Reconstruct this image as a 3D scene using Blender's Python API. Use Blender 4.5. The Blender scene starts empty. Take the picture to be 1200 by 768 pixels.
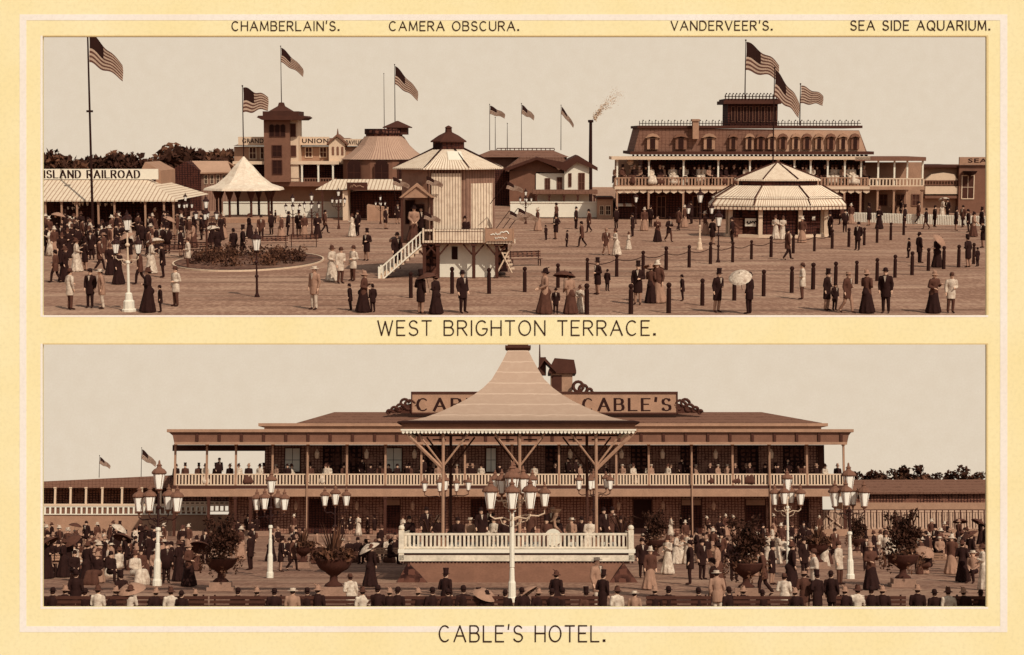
import bpy, bmesh, math, random
from mathutils import Vector, Matrix
PI = math.pi; R = math.radians
random.seed(7)
sc = bpy.context.scene
col = sc.collection
F = 2000.0                                   # focal length in 1200-wide picture units
CAMZ = 34.0

# ------------------------------------------------------------------ light, world, camera
w = bpy.data.worlds.new("World"); sc.world = w; w.use_nodes = True
nt = w.node_tree; nt.nodes.clear()
so = nt.nodes.new('ShaderNodeOutputWorld'); bg = nt.nodes.new('ShaderNodeBackground')
sky = nt.nodes.new('ShaderNodeTexSky'); sky.sky_type = 'NISHITA'; sky.sun_disc = False
SUN_EL, SUN_AZ = R(40), R(30)                # sun behind the viewer, 30 degrees to the right
sky.sun_elevation = SUN_EL; sky.sun_rotation = PI - SUN_AZ
hs = nt.nodes.new('ShaderNodeHueSaturation'); hs.inputs['Saturation'].default_value = 0.12
nt.links.new(sky.outputs[0], hs.inputs['Color']); nt.links.new(hs.outputs[0], bg.inputs[0])
bg.inputs[1].default_value = 0.1
nt.links.new(bg.outputs[0], so.inputs[0])
sl = bpy.data.lights.new('sun', 'SUN'); sl.energy = 3.5; sl.angle = R(0.6); sl.color = (1, .96, .88)
sun = bpy.data.objects.new('sun', sl); col.objects.link(sun)
d_ = Vector((-math.sin(SUN_AZ)*math.cos(SUN_EL), math.cos(SUN_AZ)*math.cos(SUN_EL), -math.sin(SUN_EL)))
sun.rotation_euler = d_.to_track_quat('-Z', 'Y').to_euler(); sun.location = (60, -60, 90)
cd = bpy.data.cameras.new('camera'); cam = bpy.data.objects.new('camera', cd); col.objects.link(cam)
cd.sensor_width = 36; cd.lens = F/1200*36; cd.clip_end = 3000; cd.clip_start = .5
cam.location = (0, 0, CAMZ); cam.rotation_euler = (R(90), 0, 0); sc.camera = cam
sc.view_settings.view_transform = 'Standard'; sc.view_settings.look = 'None'
sc.view_settings.exposure = 0; sc.view_settings.gamma = 1
sc.render.engine = 'CYCLES'; sc.cycles.max_bounces = 4

# ------------------------------------------------------------------ materials (sepia inks on paper tones)
def lin(c, gain=None):
    if gain is None: gain = GAIN
    v = [gain*x*t_ for x, t_ in zip(lin0(c), (1.0, .99, .93))]; y = .3*v[0]+.6*v[1]+.1*v[2]; s = .9          # inks a little greyer than they look under warm sun
    v = [y+(x-y)*s for x in v]; k = min(1, CEIL/max(v)); return tuple(x*k for x in v)
def lin0(c):
    return tuple(((v/255)/12.92 if v/255 <= .04045 else ((v/255+.055)/1.055)**2.4) for v in c)
GAIN = 1.12; CEIL = .74
MATS = {}
def nodes(name):
    m = bpy.data.materials.new(name); m.use_nodes = True
    t = m.node_tree; b = t.nodes['Principled BSDF']
    b.inputs['Roughness'].default_value = .85; b.inputs['Specular IOR Level'].default_value = .12
    MATS[name] = m
    return m, t, b
def rgb(t, c):
    n = t.nodes.new('ShaderNodeRGB'); n.outputs[0].default_value = (*c, 1); return n.outputs[0]
def math_(t, op, a, b=None):
    n = t.nodes.new('ShaderNodeMath'); n.operation = op
    for i, v in enumerate((a, b)):
        if v is None: continue
        if hasattr(v, 'links'): t.links.new(v, n.inputs[i])
        else: n.inputs[i].default_value = v
    return n.outputs[0]
def mix(t, f, a, b):
    n = t.nodes.new('ShaderNodeMix'); n.data_type = 'RGBA'
    if hasattr(f, 'links'): t.links.new(f, n.inputs[0])
    else: n.inputs[0].default_value = f
    t.links.new(a, n.inputs[6]); t.links.new(b, n.inputs[7]); return n.outputs[2]
def noise(t, vec, s, detail=3, rough=.6):
    n = t.nodes.new('ShaderNodeTexNoise'); n.inputs['Scale'].default_value = s
    n.inputs['Detail'].default_value = detail; n.inputs['Roughness'].default_value = rough
    t.links.new(vec, n.inputs['Vector']); return n.outputs[0]
def ramp(t, f, a, b):
    n = t.nodes.new('ShaderNodeMapRange'); n.inputs[1].default_value = a; n.inputs[2].default_value = b
    t.links.new(f, n.inputs[0]); return n.outputs[0]
def ocoord(t):
    return t.nodes.new('ShaderNodeTexCoord').outputs['Object']
def plain(name, c, var=.22, ns=1.3, fine=9.0, dark=None, rough=.85):
    """a base colour with blotches and fine grain"""
    m, t, b = nodes(name); c = lin(c); v = ocoord(t)
    dk = lin(dark) if dark else tuple(x*(1-var*1.6) for x in c)
    f1 = ramp(t, noise(t, v, ns), .35, .72); f2 = ramp(t, noise(t, v, fine, 2), .42, .7)
    o = mix(t, math_(t, 'MULTIPLY', f1, .6), rgb(t, c), rgb(t, dk))
    o = mix(t, math_(t, 'MULTIPLY', f2, .5), o, rgb(t, dk))
    t.links.new(o, b.inputs['Base Color']); b.inputs['Roughness'].default_value = rough
    return m
def stripes(name, c1, c2, period, axis='x', duty=.5, jitter=.15):
    """painted / boarded stripes; axis x, y, z or r (round the object's axis)"""
    m, t, b = nodes(name); v = ocoord(t)
    s = t.nodes.new('ShaderNodeSeparateXYZ'); t.links.new(v, s.inputs[0])
    if axis == 'r': a = math_(t, 'ARCTAN2', s.outputs[1], s.outputs[0])
    elif axis == 'xy': a = math_(t, 'ADD', s.outputs[0], s.outputs[1])
    else: a = s.outputs['xyz'.index(axis)]
    a = math_(t, 'ADD', a, math_(t, 'MULTIPLY', noise(t, v, 1.5), period*jitter))
    ph = math_(t, 'FRACT', math_(t, 'DIVIDE', a, period))
    f = math_(t, 'LESS_THAN', ph, duty)
    o = mix(t, f, rgb(t, lin(c1)), rgb(t, lin(c2)))
    o = mix(t, math_(t, 'MULTIPLY', ramp(t, noise(t, v, 3.0), .45, .75), .35), o, rgb(t, lin(c2)))
    t.links.new(o, b.inputs['Base Color'])
    return m
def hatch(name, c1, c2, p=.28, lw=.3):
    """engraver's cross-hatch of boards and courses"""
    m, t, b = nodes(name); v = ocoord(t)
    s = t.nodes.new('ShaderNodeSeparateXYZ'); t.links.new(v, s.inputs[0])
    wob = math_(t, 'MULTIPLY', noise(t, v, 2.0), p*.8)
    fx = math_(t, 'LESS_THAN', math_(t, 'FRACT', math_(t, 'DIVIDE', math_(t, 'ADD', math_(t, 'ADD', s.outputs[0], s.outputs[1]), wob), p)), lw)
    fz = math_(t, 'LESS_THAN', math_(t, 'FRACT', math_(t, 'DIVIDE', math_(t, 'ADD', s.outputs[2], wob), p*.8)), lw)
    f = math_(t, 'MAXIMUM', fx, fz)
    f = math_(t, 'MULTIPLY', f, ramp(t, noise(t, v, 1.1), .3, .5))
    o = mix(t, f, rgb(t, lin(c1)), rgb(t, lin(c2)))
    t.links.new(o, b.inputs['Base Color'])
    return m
def ground_mat(name, c1, c2, c3, sc_=1.0):
    """trodden sand and gravel: dashes longer across than along, pale flecks, worn streaks and painted shadow bands"""
    m, t, b = nodes(name); v = ocoord(t)
    mp = t.nodes.new('ShaderNodeMapping'); mp.inputs['Scale'].default_value = (1, .42, 1); t.links.new(v, mp.inputs[0]); u = mp.outputs[0]
    vo = t.nodes.new('ShaderNodeTexVoronoi'); vo.inputs['Scale'].default_value = 3.4*sc_; t.links.new(u, vo.inputs['Vector'])
    f1 = ramp(t, vo.outputs['Distance'], .32, .62)
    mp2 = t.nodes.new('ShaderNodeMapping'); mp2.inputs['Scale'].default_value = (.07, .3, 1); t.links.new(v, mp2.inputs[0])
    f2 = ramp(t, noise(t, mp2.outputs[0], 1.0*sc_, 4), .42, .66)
    f3 = ramp(t, noise(t, u, 5.5*sc_, 2), .63, .7)
    o = mix(t, math_(t, 'MULTIPLY', f1, .7), rgb(t, lin(c1)), rgb(t, lin(c2)))
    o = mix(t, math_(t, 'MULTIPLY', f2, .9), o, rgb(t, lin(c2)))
    f4 = ramp(t, noise(t, mp2.outputs[0], .55*sc_, 5, .7), .5, .68); o = mix(t, math_(t, 'MULTIPLY', f4, .5), o, rgb(t, lin(c3)))
    mp3 = t.nodes.new('ShaderNodeMapping'); mp3.inputs['Scale'].default_value = (.03, .5, 1); mp3.inputs['Location'].default_value = (3, 7, 0); t.links.new(v, mp3.inputs[0]); f5 = ramp(t, noise(t, mp3.outputs[0], .8, 3), .56, .62); o = mix(t, math_(t, 'MULTIPLY', f5, .45), o, rgb(t, lin(tuple(x*.72 for x in c2))))  # long dark bands put shadow and road edges into the colour
    o = mix(t, math_(t, 'MULTIPLY', f3, .55), o, rgb(t, lin(c3)))
    t.links.new(o, b.inputs['Base Color']); b.inputs['Roughness'].default_value = .95
    return m
INK = (46, 20, 12); DARK = (74, 40, 28); MID = (120, 79, 59); TAN = (160, 118, 91); PALE = (202, 170, 140); CREAM = (240, 224, 200)
plain('ink', INK); plain('dark', DARK); plain('mid', MID); plain('tan', TAN); plain('pale', PALE, .12); plain('cream', CREAM, .08)
plain('white', (250, 238, 220), .06)
plain('skin', (196, 150, 120), .05); plain('hair', (50, 24, 16), .1)
plain('coat_black', (44, 20, 14), .25, 5); plain('coat_brown', (86, 50, 36), .25, 5); plain('cloth_tan', (156, 114, 90), .2, 5); plain('cloth_white', (206, 184, 160), .35, 4, 9, (120, 84, 66))  # cloth_white: dark blotches paint shading and folds into the cloth
plain('iron', (52, 24, 17), .2, 3, rough=.5); plain('leaf', (66, 36, 22), .3, 6); plain('leaf_pale', (104, 64, 42), .3, 6); plain('bark', (60, 36, 26))
hatch('roof_mid', (118, 80, 62), (92, 58, 43), .35, .16); plain('roof_tan', (176, 134, 106), .15, .6, 5); plain('stone', (150, 112, 90), .25, 2)
stripes('canvas', (163, 132, 110), (180, 150, 127), .55, 'z', .1, .3)
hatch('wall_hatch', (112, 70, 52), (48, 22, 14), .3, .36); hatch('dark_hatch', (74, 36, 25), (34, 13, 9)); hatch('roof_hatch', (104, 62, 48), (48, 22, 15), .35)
hatch('hotel_wall', (150, 104, 82), (84, 48, 35), .3, .3); plain('rail_cream', (216, 196, 170), .3, 1.5, 7); hatch('lattice', (96, 56, 42), (40, 17, 12), .5, .4)
stripes('boards_tan', (140, 102, 82), (70, 40, 29), .17, 'xy', .28); stripes('boards_pale', (208, 182, 154), (120, 84, 66), .15, 'x', .22)
stripes('awning', (250, 236, 214), (150, 108, 84), .8, 'x', .32); stripes('awning_fine', (204, 180, 153), (154, 120, 96), .34, 'x', .25)
plain('tent', (224, 204, 180), .2, 2, 12, (176, 144, 118)); stripes('roof_radial', (170, 134, 110), (130, 94, 76), PI/44, 'r', .3, .02)
stripes('roof_radial_pale', (210, 188, 162), (156, 122, 98), PI/60, 'r', .3, .02)
stripes('shingle', (206, 172, 142), (222, 192, 164), .5, 'z', .5)
stripes('picket', (214, 184, 154), (120, 82, 64), .3, 'x', .3); stripes('fence_board', (176, 140, 114), (72, 42, 32), .55, 'x', .2)
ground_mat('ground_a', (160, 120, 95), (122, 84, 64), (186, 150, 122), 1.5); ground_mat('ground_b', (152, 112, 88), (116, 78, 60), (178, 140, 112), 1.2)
ground_mat('bed_soil', (120, 80, 60), (60, 32, 22), (150, 110, 86))
plain('flag_dark', (96, 60, 47), .2, 4); plain('flag_pale', (178, 146, 122), .2, 4); plain('urn_iron', (72, 38, 27), .3, 3)
def sky_mat():
    m, t, b = nodes('sky_paper'); v = ocoord(t)
    f = ramp(t, noise(t, v, .5, 4), .3, .7); f2 = ramp(t, noise(t, v, 5, 2), .35, .7)
    o = mix(t, f, rgb(t, lin0((229, 213, 191))), rgb(t, lin0((224, 207, 184)))); o = mix(t, math_(t, 'MULTIPLY', f2, .5), o, rgb(t, lin0((219, 201, 178))))
    t.links.new(o, b.inputs['Emission Color']); b.inputs['Emission Strength'].default_value = 1.0
    b.inputs['Base Color'].default_value = (0, 0, 0, 1); b.inputs['Roughness'].default_value = 1; b.inputs['Specular IOR Level'].default_value = 0
sky_mat()
pl = lambda c: tuple(.86*x for x in lin0(c))
def paper(name, c1, c2):
    m, t, b = nodes(name); v = ocoord(t)
    f = ramp(t, noise(t, v, .35, 5), .35, .7); f2 = ramp(t, noise(t, v, 9, 3), .45, .75)
    o = mix(t, f, rgb(t, pl(c1)), rgb(t, pl(c2))); o = mix(t, math_(t, 'MULTIPLY', f2, .35), o, rgb(t, pl(tuple(x*.9 for x in c2))))
    t.links.new(o, b.inputs['Base Color']); b.inputs['Roughness'].default_value = .95
paper('page_paper', (251, 233, 182), (248, 227, 168)); paper('page_white', (250, 238, 222), (246, 230, 210)); paper('page_tone', (236, 208, 150), (226, 198, 142)); plain('page_ink', (48, 24, 16), .1)
def lantern_glass():
    m, t, b = nodes('glass_pane'); v = ocoord(t)
    b.inputs['Base Color'].default_value = (*lin0((240, 228, 208)), 1); b.inputs['Roughness'].default_value = .2
    b.inputs['Specular IOR Level'].default_value = .5
lantern_glass()

# ------------------------------------------------------------------ mesh builder
class MB:
    def __init__(s): s.v = []; s.f = []; s.mi = []; s.cur = 0
    def add(s, vs, fs):
        n = len(s.v); s.v += [tuple(p) for p in vs]; s.f += [tuple(i+n for i in f) for f in fs]; s.mi += [s.cur]*len(fs); return s
    def m(s, i): s.cur = i; return s
    def box(s, x0, x1, y0, y1, z0, z1):
        if x0 > x1: x0, x1 = x1, x0
        if y0 > y1: y0, y1 = y1, y0
        if z0 > z1: z0, z1 = z1, z0
        return s.add([(x0,y0,z0),(x1,y0,z0),(x1,y1,z0),(x0,y1,z0),(x0,y0,z1),(x1,y0,z1),(x1,y1,z1),(x0,y1,z1)],
                     [(0,3,2,1),(4,5,6,7),(0,1,5,4),(1,2,6,5),(2,3,7,6),(3,0,4,7)])
    def prism(s, poly, y0, y1):
        """(x, z) outline pushed along y"""
        n = len(poly)
        return s.add([(x, y0, z) for x, z in poly]+[(x, y1, z) for x, z in poly],
                     [tuple(range(n)), tuple(range(2*n-1, n-1, -1))]+[(i, i+n, (i+1) % n+n, (i+1) % n) for i in range(n)])
    def tube(s, pts, r, n=6, r1=None):
        pts = [Vector(p) for p in pts]; vs = []; k = len(pts)
        for i, p in enumerate(pts):
            t = (pts[min(i+1, k-1)]-pts[max(i-1, 0)]).normalized()
            a = t.cross(Vector((0, 0, 1))) if abs(t.z) < .9 else t.cross(Vector((0, 1, 0)))
            a.normalize(); b = t.cross(a); rr = r if r1 is None else r+(r1-r)*i/(k-1)
            for j in range(n):
                q = 2*PI*j/n; vs.append(p+a*math.cos(q)*rr+b*math.sin(q)*rr)
        fs = [(i*n+j, i*n+(j+1) % n, (i+1)*n+(j+1) % n, (i+1)*n+j) for i in range(k-1) for j in range(n)]
        fs += [tuple(range(n))[::-1], tuple(range((k-1)*n, k*n))]
        return s.add(vs, fs)
    def lathe(s, prof, c=(0, 0, 0), n=12, rot=0., sx=1., sy=1., caps=True):
        vs = []; k = len(prof)
        for r, z in prof:
            for j in range(n):
                q = rot+2*PI*j/n; vs.append((c[0]+math.cos(q)*r*sx, c[1]+math.sin(q)*r*sy, c[2]+z))
        fs = [(i*n+j, i*n+(j+1) % n, (i+1)*n+(j+1) % n, (i+1)*n+j) for i in range(k-1) for j in range(n)]
        if caps: fs += [tuple(range(n))[::-1], tuple(range((k-1)*n, k*n))]
        return s.add(vs, fs)
    def ball(s, c, r, n=8, sx=1, sy=1, sz=1):
        k = max(3, n//2)
        return s.lathe([(max(.001, math.sin(PI*i/k))*r, -math.cos(PI*i/k)*r*sz) for i in range(k+1)], c, n, 0, sx, sy)
    def capsule(s, a, b, ra, rb, n=10):
        a, b = Vector(a), Vector(b)
        s.tube([a, b], ra, n, rb); s.ball(a, ra, n); s.ball(b, rb, n); return s
    def hip(s, x0, x1, y0, y1, z0, z1, inx, iny):
        return s.add([(x0,y0,z0),(x1,y0,z0),(x1,y1,z0),(x0,y1,z0),(x0+inx,y0+iny,z1),(x1-inx,y0+iny,z1),(x1-inx,y1-iny,z1),(x0+inx,y1-iny,z1)],
                     [(0,3,2,1),(4,5,6,7),(0,1,5,4),(1,2,6,5),(2,3,7,6),(3,0,4,7)])
    def mesh(s, name, off=(0, 0, 0)):
        me = bpy.data.meshes.new(name)
        me.from_pydata([(x-off[0], y-off[1], z-off[2]) for x, y, z in s.v], [], s.f)
        for p, i in zip(me.polygons, s.mi): p.material_index = i
        bm = bmesh.new(); bm.from_mesh(me); bmesh.ops.recalc_face_normals(bm, faces=bm.faces); bm.to_mesh(me); bm.free()
        return me
    def obj(s, name, mat, parent=None, smooth=False, loc=None):
        if parent is not None:
            off = Vector(parent.location)
            if parent.parent: off = off+parent.parent.location
            me = s.mesh(name, off)
        else:
            off = Vector(loc or (0, 0, 0)); me = s.mesh(name, off)
        for mm in (mat if isinstance(mat, (list, tuple)) else [mat]): me.materials.append(MATS[mm])
        if smooth:
            for p in me.polygons: p.use_smooth = True
        o = bpy.data.objects.new(name, me); col.objects.link(o)
        if parent is not None: o.parent = parent
        else: o.location = off; roots.append(o)
        return o
roots = []        # top-level objects of the world being built
WORLDS = []
def tag(o, label=None, cat=None, group=None, kind=None):
    for k, v in (('label', label), ('category', cat), ('group', group), ('kind', kind)):
        if v: o[k] = v
    return o
def thing(name, label, cat, loc=(0, 0, 0), group=None):
    o = bpy.data.objects.new(name, None); o.empty_display_size = .3; col.objects.link(o); o.location = loc
    roots.append(o); return tag(o, label, cat, group)
def drop_proto(o):
    """take a prototype out again after its copies were placed"""
    for c in list(o.children): drop_proto(c)
    if o in roots: roots.remove(o)
    bpy.data.objects.remove(o)
def copy_tree(o, parent=None):
    c = o.copy(); col.objects.link(c)
    if parent is not None: c.parent = parent
    else: roots.append(c)
    for ch in o.children: copy_tree(ch, c)
    return c
def place(proto, x, y, z=0, rz=0, s=1., label=None, group=None, cat=None):
    c = copy_tree(proto); c.location = (x, y, z); c.rotation_euler = (0, 0, rz); c.scale = (s, s, s)
    tag(c, label, cat, group); return c

class View:
    """scale relations of one scene: eye height H, horizon row yh"""
    def __init__(s, H, yh): s.H = H; s.yh = yh
    def D(s, py): return F*s.H/(py-s.yh)
    def X(s, px, d): return (px-600)*d/F
    def Z(s, py, d): return s.H-(py-s.yh)*d/F
    def G(s, px, py): d = s.D(py); return s.X(px, d), d
    def pbox(s, mb, x0, x1, y0, y1, d, dep=.2):
        return mb.box(s.X(x0, d), s.X(x1, d), d, d+dep, s.Z(y1, d), s.Z(y0, d))
    def pprism(s, mb, poly, d, dep=.2):
        return mb.prism([(s.X(x, d), s.Z(y, d)) for x, y in poly], d, d+dep)

def lettering(text, x0, x1, z0, z1, y, mat, parent, name='lettering', bold=0., squash=True):
    cu = bpy.data.curves.new('tmp', 'FONT'); cu.body = text; cu.extrude = .012; cu.offset = bold; cu.space_character = 1.12; cu.resolution_u = 3
    o = bpy.data.objects.new('tmp', cu); col.objects.link(o)
    bpy.context.view_layer.update()
    me = bpy.data.meshes.new_from_object(o.evaluated_get(bpy.context.evaluated_depsgraph_get()))
    bpy.data.objects.remove(o); bpy.data.curves.remove(cu)
    xs = [v.co.x for v in me.vertices]; ys = [v.co.y for v in me.vertices]
    ax, bx_, ay, by = min(xs), max(xs), min(ys), max(ys)
    off = Vector(parent.location)+(parent.parent.location if parent.parent else Vector((0, 0, 0)))
    for v in me.vertices:
        c = v.co.copy()
        v.co = Vector((x0+(c.x-ax)/(bx_-ax)*(x1-x0), y-c.z, z0+(c.y-ay)/(by-ay)*(z1-z0)))-off
    me.materials.clear(); me.materials.append(MATS[mat]); me.name = name
    t = bpy.data.objects.new(name, me); col.objects.link(t); t.parent = parent
    return t
def arc(cx, cy, rx, ry, a0, a1, n=10):
    return [(cx+rx*math.cos(R(a0+(a1-a0)*i/n)), cy+ry*math.sin(R(a0+(a1-a0)*i/n))) for i in range(n+1)]
GL = {'A': (.95, [[(0, 0), (.5, 1), (1, 0)], [(.2, .36), (.8, .36)]]), 'B': (.75, [[(0, 0), (0, 1), (.5, 1)]+arc(.55, .77, .37, .23, 90, -90)+[(0, .54)], [(.5, .54)]+arc(.6, .27, .4, .27, 90, -90)+[(0, 0)]]),
 'C': (.85, [arc(.52, .5, .52, .5, 50, 310, 16)]), 'D': (.8, [[(0, 0), (0, 1), (.4, 1)]+arc(.45, .5, .55, .5, 90, -90, 14)+[(0, 0)]]), 'E': (.65, [[(1, 1), (0, 1), (0, 0), (1, 0)], [(0, .53), (.85, .53)]]),
 'G': (.88, [arc(.52, .5, .52, .5, 50, 345, 16)+[(1, .45), (.6, .45)]]), 'H': (.8, [[(0, 0), (0, 1)], [(1, 0), (1, 1)], [(0, .52), (1, .52)]]), 'I': (.05, [[(.5, 0), (.5, 1)]]), 'L': (.65, [[(0, 1), (0, 0), (1, 0)]]),
 'M': (1.0, [[(0, 0), (.08, 1), (.5, .1), (.92, 1), (1, 0)]]), 'N': (.82, [[(0, 0), (0, 1), (1, 0), (1, 1)]]), 'O': (.95, [arc(.5, .5, .5, .5, 0, 360, 20)]), 'Q': (.95, [arc(.5, .5, .5, .5, 0, 360, 20), [(.6, .25), (1, -.06)]]),
 'R': (.75, [[(0, 0), (0, 1), (.5, 1)]+arc(.55, .75, .4, .25, 90, -90)+[(0, .5)], [(.45, .5), (1, 0)]]), 'S': (.7, [arc(.5, .75, .45, .25, 25, 270, 10)+arc(.5, .25, .5, .25, 90, -160, 10)]), 'T': (.75, [[(0, 1), (1, 1)], [(.5, 1), (.5, 0)]]),
 'U': (.8, [[(0, 1), (0, .35)]+arc(.5, .35, .5, .35, 180, 360)+[(1, 1)]]), 'V': (.85, [[(0, 1), (.5, 0), (1, 1)]]), 'W': (1.2, [[(0, 1), (.25, 0), (.5, .95), (.75, 0), (1, 1)]]), 'P': (.75, [[(0, 0), (0, 1), (.5, 1)]+arc(.55, .75, .4, .25, 90, -90)+[(0, .5)]]),
 "'": (.12, [[(.6, 1.08), (.2, .78)]]), '.': (.14, [[(0, .03), (1, .03)], [(0, .1), (1, .1)]]), ' ': (.35, [])}
def stroke_text(text, x0, x1, z0, z1, y, mat, parent, name='lettering', w=.1, gap=.32, serif=False, depth=.02):
    """lettering drawn in even pen strokes; every letter raised a little from its board"""
    H = z1-z0; wd = [GL[c][0] for c in text]; tot = sum(wd)+gap*(len(text)-1); sx = (x1-x0)/tot; m = MB(); x = x0; t = w*H
    for c, wi in zip(text, wd):
        ends = []
        for st in GL[c][1]:
            pts = [(x+px*wi*sx, z0+pz*H) for px, pz in st]
            if serif: ends += [p for p in (pts[0], pts[-1]) if c not in 'CGSO.\'']+([p for p in pts[1:-1] if c in 'BDEL' and abs(p[0]-x) < 1e-6] if c in 'BDEL' else [])
            for (ax, az), (bx, bz) in zip(pts, pts[1:]):
                dx, dz = bx-ax, bz-az; l = math.hypot(dx, dz) or 1; ux, uz = dx/l*t*.35, dz/l*t*.35; wf = .5*t*(1.35 if serif and abs(dz) > abs(dx) else (.6 if serif else 1)); nx, nz = -dz/l*wf, dx/l*wf
                q = [(ax-ux+nx, az-uz+nz), (ax-ux-nx, az-uz-nz), (bx+ux-nx, bz+uz-nz), (bx+ux+nx, bz+uz+nz)]
                dd = depth*random.uniform(.6, 1); m.add([(a, y-dd, b) for a, b in q]+[(a, y-.001, b) for a, b in q], [(0, 1, 2, 3), (0, 4, 5, 1), (1, 5, 6, 2), (2, 6, 7, 3), (3, 7, 4, 0)])
        for ex, ez in ends:
            if abs(ez-z0) < .05*H or abs(ez-z1) < .05*H: m.box(ex-.11*H, ex+.11*H, y-depth*.5, y-.001, ez-.045*H, ez+.045*H)
        x += (wi+gap)*sx
    return m.obj(name, mat, parent)
def scribble(x0, x1, z, h, y, mat, parent):
    """a sign painter's line too small to read"""
    m = MB(); n = 14; m.tube([(x0+(x1-x0)*i/n, y-.012, z+h*random.uniform(-.5, .5)) for i in range(n+1)], h*.16, 4); return m.obj('lettering', mat, parent)
ORD = 'first second third fourth fifth sixth seventh eighth ninth tenth eleventh twelfth thirteenth fourteenth fifteenth sixteenth seventeenth eighteenth nineteenth twentieth'.split()
def ordn(i):
    if i < 20: return ORD[i]
    tens = ['twenty', 'thirty', 'forty', 'fifty', 'sixty']; k = i+1
    return (tens[k//10-2][:-1]+'ieth') if k % 10 == 0 else tens[k//10-2]+'-'+ORD[k % 10-1]
# ------------------------------------------------------------------ people
def remeshed(mb, voxel):
    me = mb.mesh('tmp'); o = bpy.data.objects.new('tmp', me); col.objects.link(o)
    m = o.modifiers.new('r', 'REMESH'); m.mode = 'VOXEL'; m.voxel_size = voxel; m.use_smooth_shade = True
    m2 = o.modifiers.new('s', 'SMOOTH'); m2.factor = .5; m2.iterations = 1
    bpy.context.view_layer.update()
    r = bpy.data.meshes.new_from_object(o.evaluated_get(bpy.context.evaluated_depsgraph_get()))
    bpy.data.objects.remove(o); bpy.data.meshes.remove(me)
    r.materials.clear()
    return r
def pose(kind):
    """joint positions of a 1.72 m figure facing -Y"""
    J = dict(pel=(0, 0, .93), chest=(0, 0, 1.33), neck=(0, .0, 1.5), head=(0, -.015, 1.61))
    if kind == 'stand': L = [((.09, 0, .9), (.1, -.02, .49), (.1, .02, .07), (.12, -.15, .035)), ((-.09, 0, .9), (-.1, .0, .49), (-.11, .03, .07), (-.14, -.13, .035))]
    elif kind == 'walk': L = [((.09, 0, .9), (.1, -.16, .5), (.1, -.2, .08), (.11, -.36, .04)), ((-.09, 0, .9), (-.1, .06, .49), (-.1, .3, .12), (-.11, .18, .035))]
    else:
        for k in J: J[k] = (J[k][0], J[k][1]+.02, J[k][2]-.43)
        L = [((.1, 0, .5), (.12, -.43, .5), (.12, -.4, .08), (.13, -.55, .04)), ((-.1, 0, .5), (-.12, -.43, .5), (-.13, -.45, .08), (-.14, -.6, .04))]
    return J, L
def arms(kind, dz):
    A = {'down': [((.2, 0, 1.42), (.26, .03, 1.14), (.25, -.06, .9)), ((-.2, 0, 1.42), (-.26, .03, 1.14), (-.25, -.04, .9))],
         'bent': [((.2, 0, 1.42), (.27, .04, 1.15), (.1, -.18, 1.12)), ((-.2, 0, 1.42), (-.26, .03, 1.14), (-.25, -.04, .9))],
         'hold': [((.2, 0, 1.42), (.25, -.02, 1.16), (.16, -.26, 1.26)), ((-.2, 0, 1.42), (-.26, .05, 1.15), (-.12, -.2, 1.08))],
         'lap': [((.2, 0, 1.42), (.25, .0, 1.16), (.1, -.28, 1.0)), ((-.2, 0, 1.42), (-.25, .0, 1.16), (-.1, -.28, 1.0))]}[kind]
    return [[Vector((x, y+(.02 if dz else 0), z-dz)) for x, y, z in a] for a in A]
def body_mesh(J, L, A):
    m = MB()
    for a, b, c, t in L: m.capsule(a, b, .085, .055); m.capsule(b, c, .055, .038); m.capsule(c, t, .045, .033)
    p, ch, nk, hd = (Vector(J[k]) for k in ('pel', 'chest', 'neck', 'head'))
    m.ball(p, .15, 10, 1.05, .8, .8); m.ball(ch, .17, 10, 1.0, .68, 1.1); m.capsule(p, ch, .125, .135); m.capsule(ch+Vector((0, 0, .1)), nk, .07, .055); m.capsule(nk, hd, .05, .055)
    m.ball(hd, .098, 12, .85, .98, 1.28); m.ball(hd+Vector((0, -.035, -.07)), .055, 8); m.capsule(hd+Vector((0, -.09, .02)), hd+Vector((0, -.115, -.025)), .012, .018, 6)
    for s in (-1, 1): m.ball(hd+Vector((s*.085, .01, -.01)), .026, 6, .5); m.ball(hd+Vector((s*.035, -.085, .035)), .02, 6)
    for (s, e, h) in A:
        m.capsule(s, e, .055, .042); m.capsule(e, h, .042, .028)
        d = (h-e).normalized(); side = d.cross(Vector((0, 1, 0))) if abs(d.y) < .8 else d.cross(Vector((0, 0, 1))); side.normalize()
        pl = h+d*.05; m.capsule(h, pl+d*.02, .03, .034, 8); inn = Vector((0, -1, 0)) if abs(d.y) < .8 else Vector((0, 0, -1))
        for q, ln in ((-1.5, .06), (-.5, .075), (.5, .08), (1.5, .065)):
            a0 = pl+side*q*.019+d*.02; a1 = a0+d*ln*.55; m.capsule(a0, a1, .0105, .0095, 6); m.capsule(a1, a1+(d+inn*.6).normalized()*ln*.5, .0095, .008, 6)
        m.capsule(h+side*(-.028)+d*.02, h+side*(-.06)+d*.06+inn*.01, .012, .01, 6)
    r = remeshed(m, .017)
    return r
def split_mats(me, mats, fn):
    for k in mats: me.materials.append(MATS[k])
    for p in me.polygons: p.material_index = fn(p.center)
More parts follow.
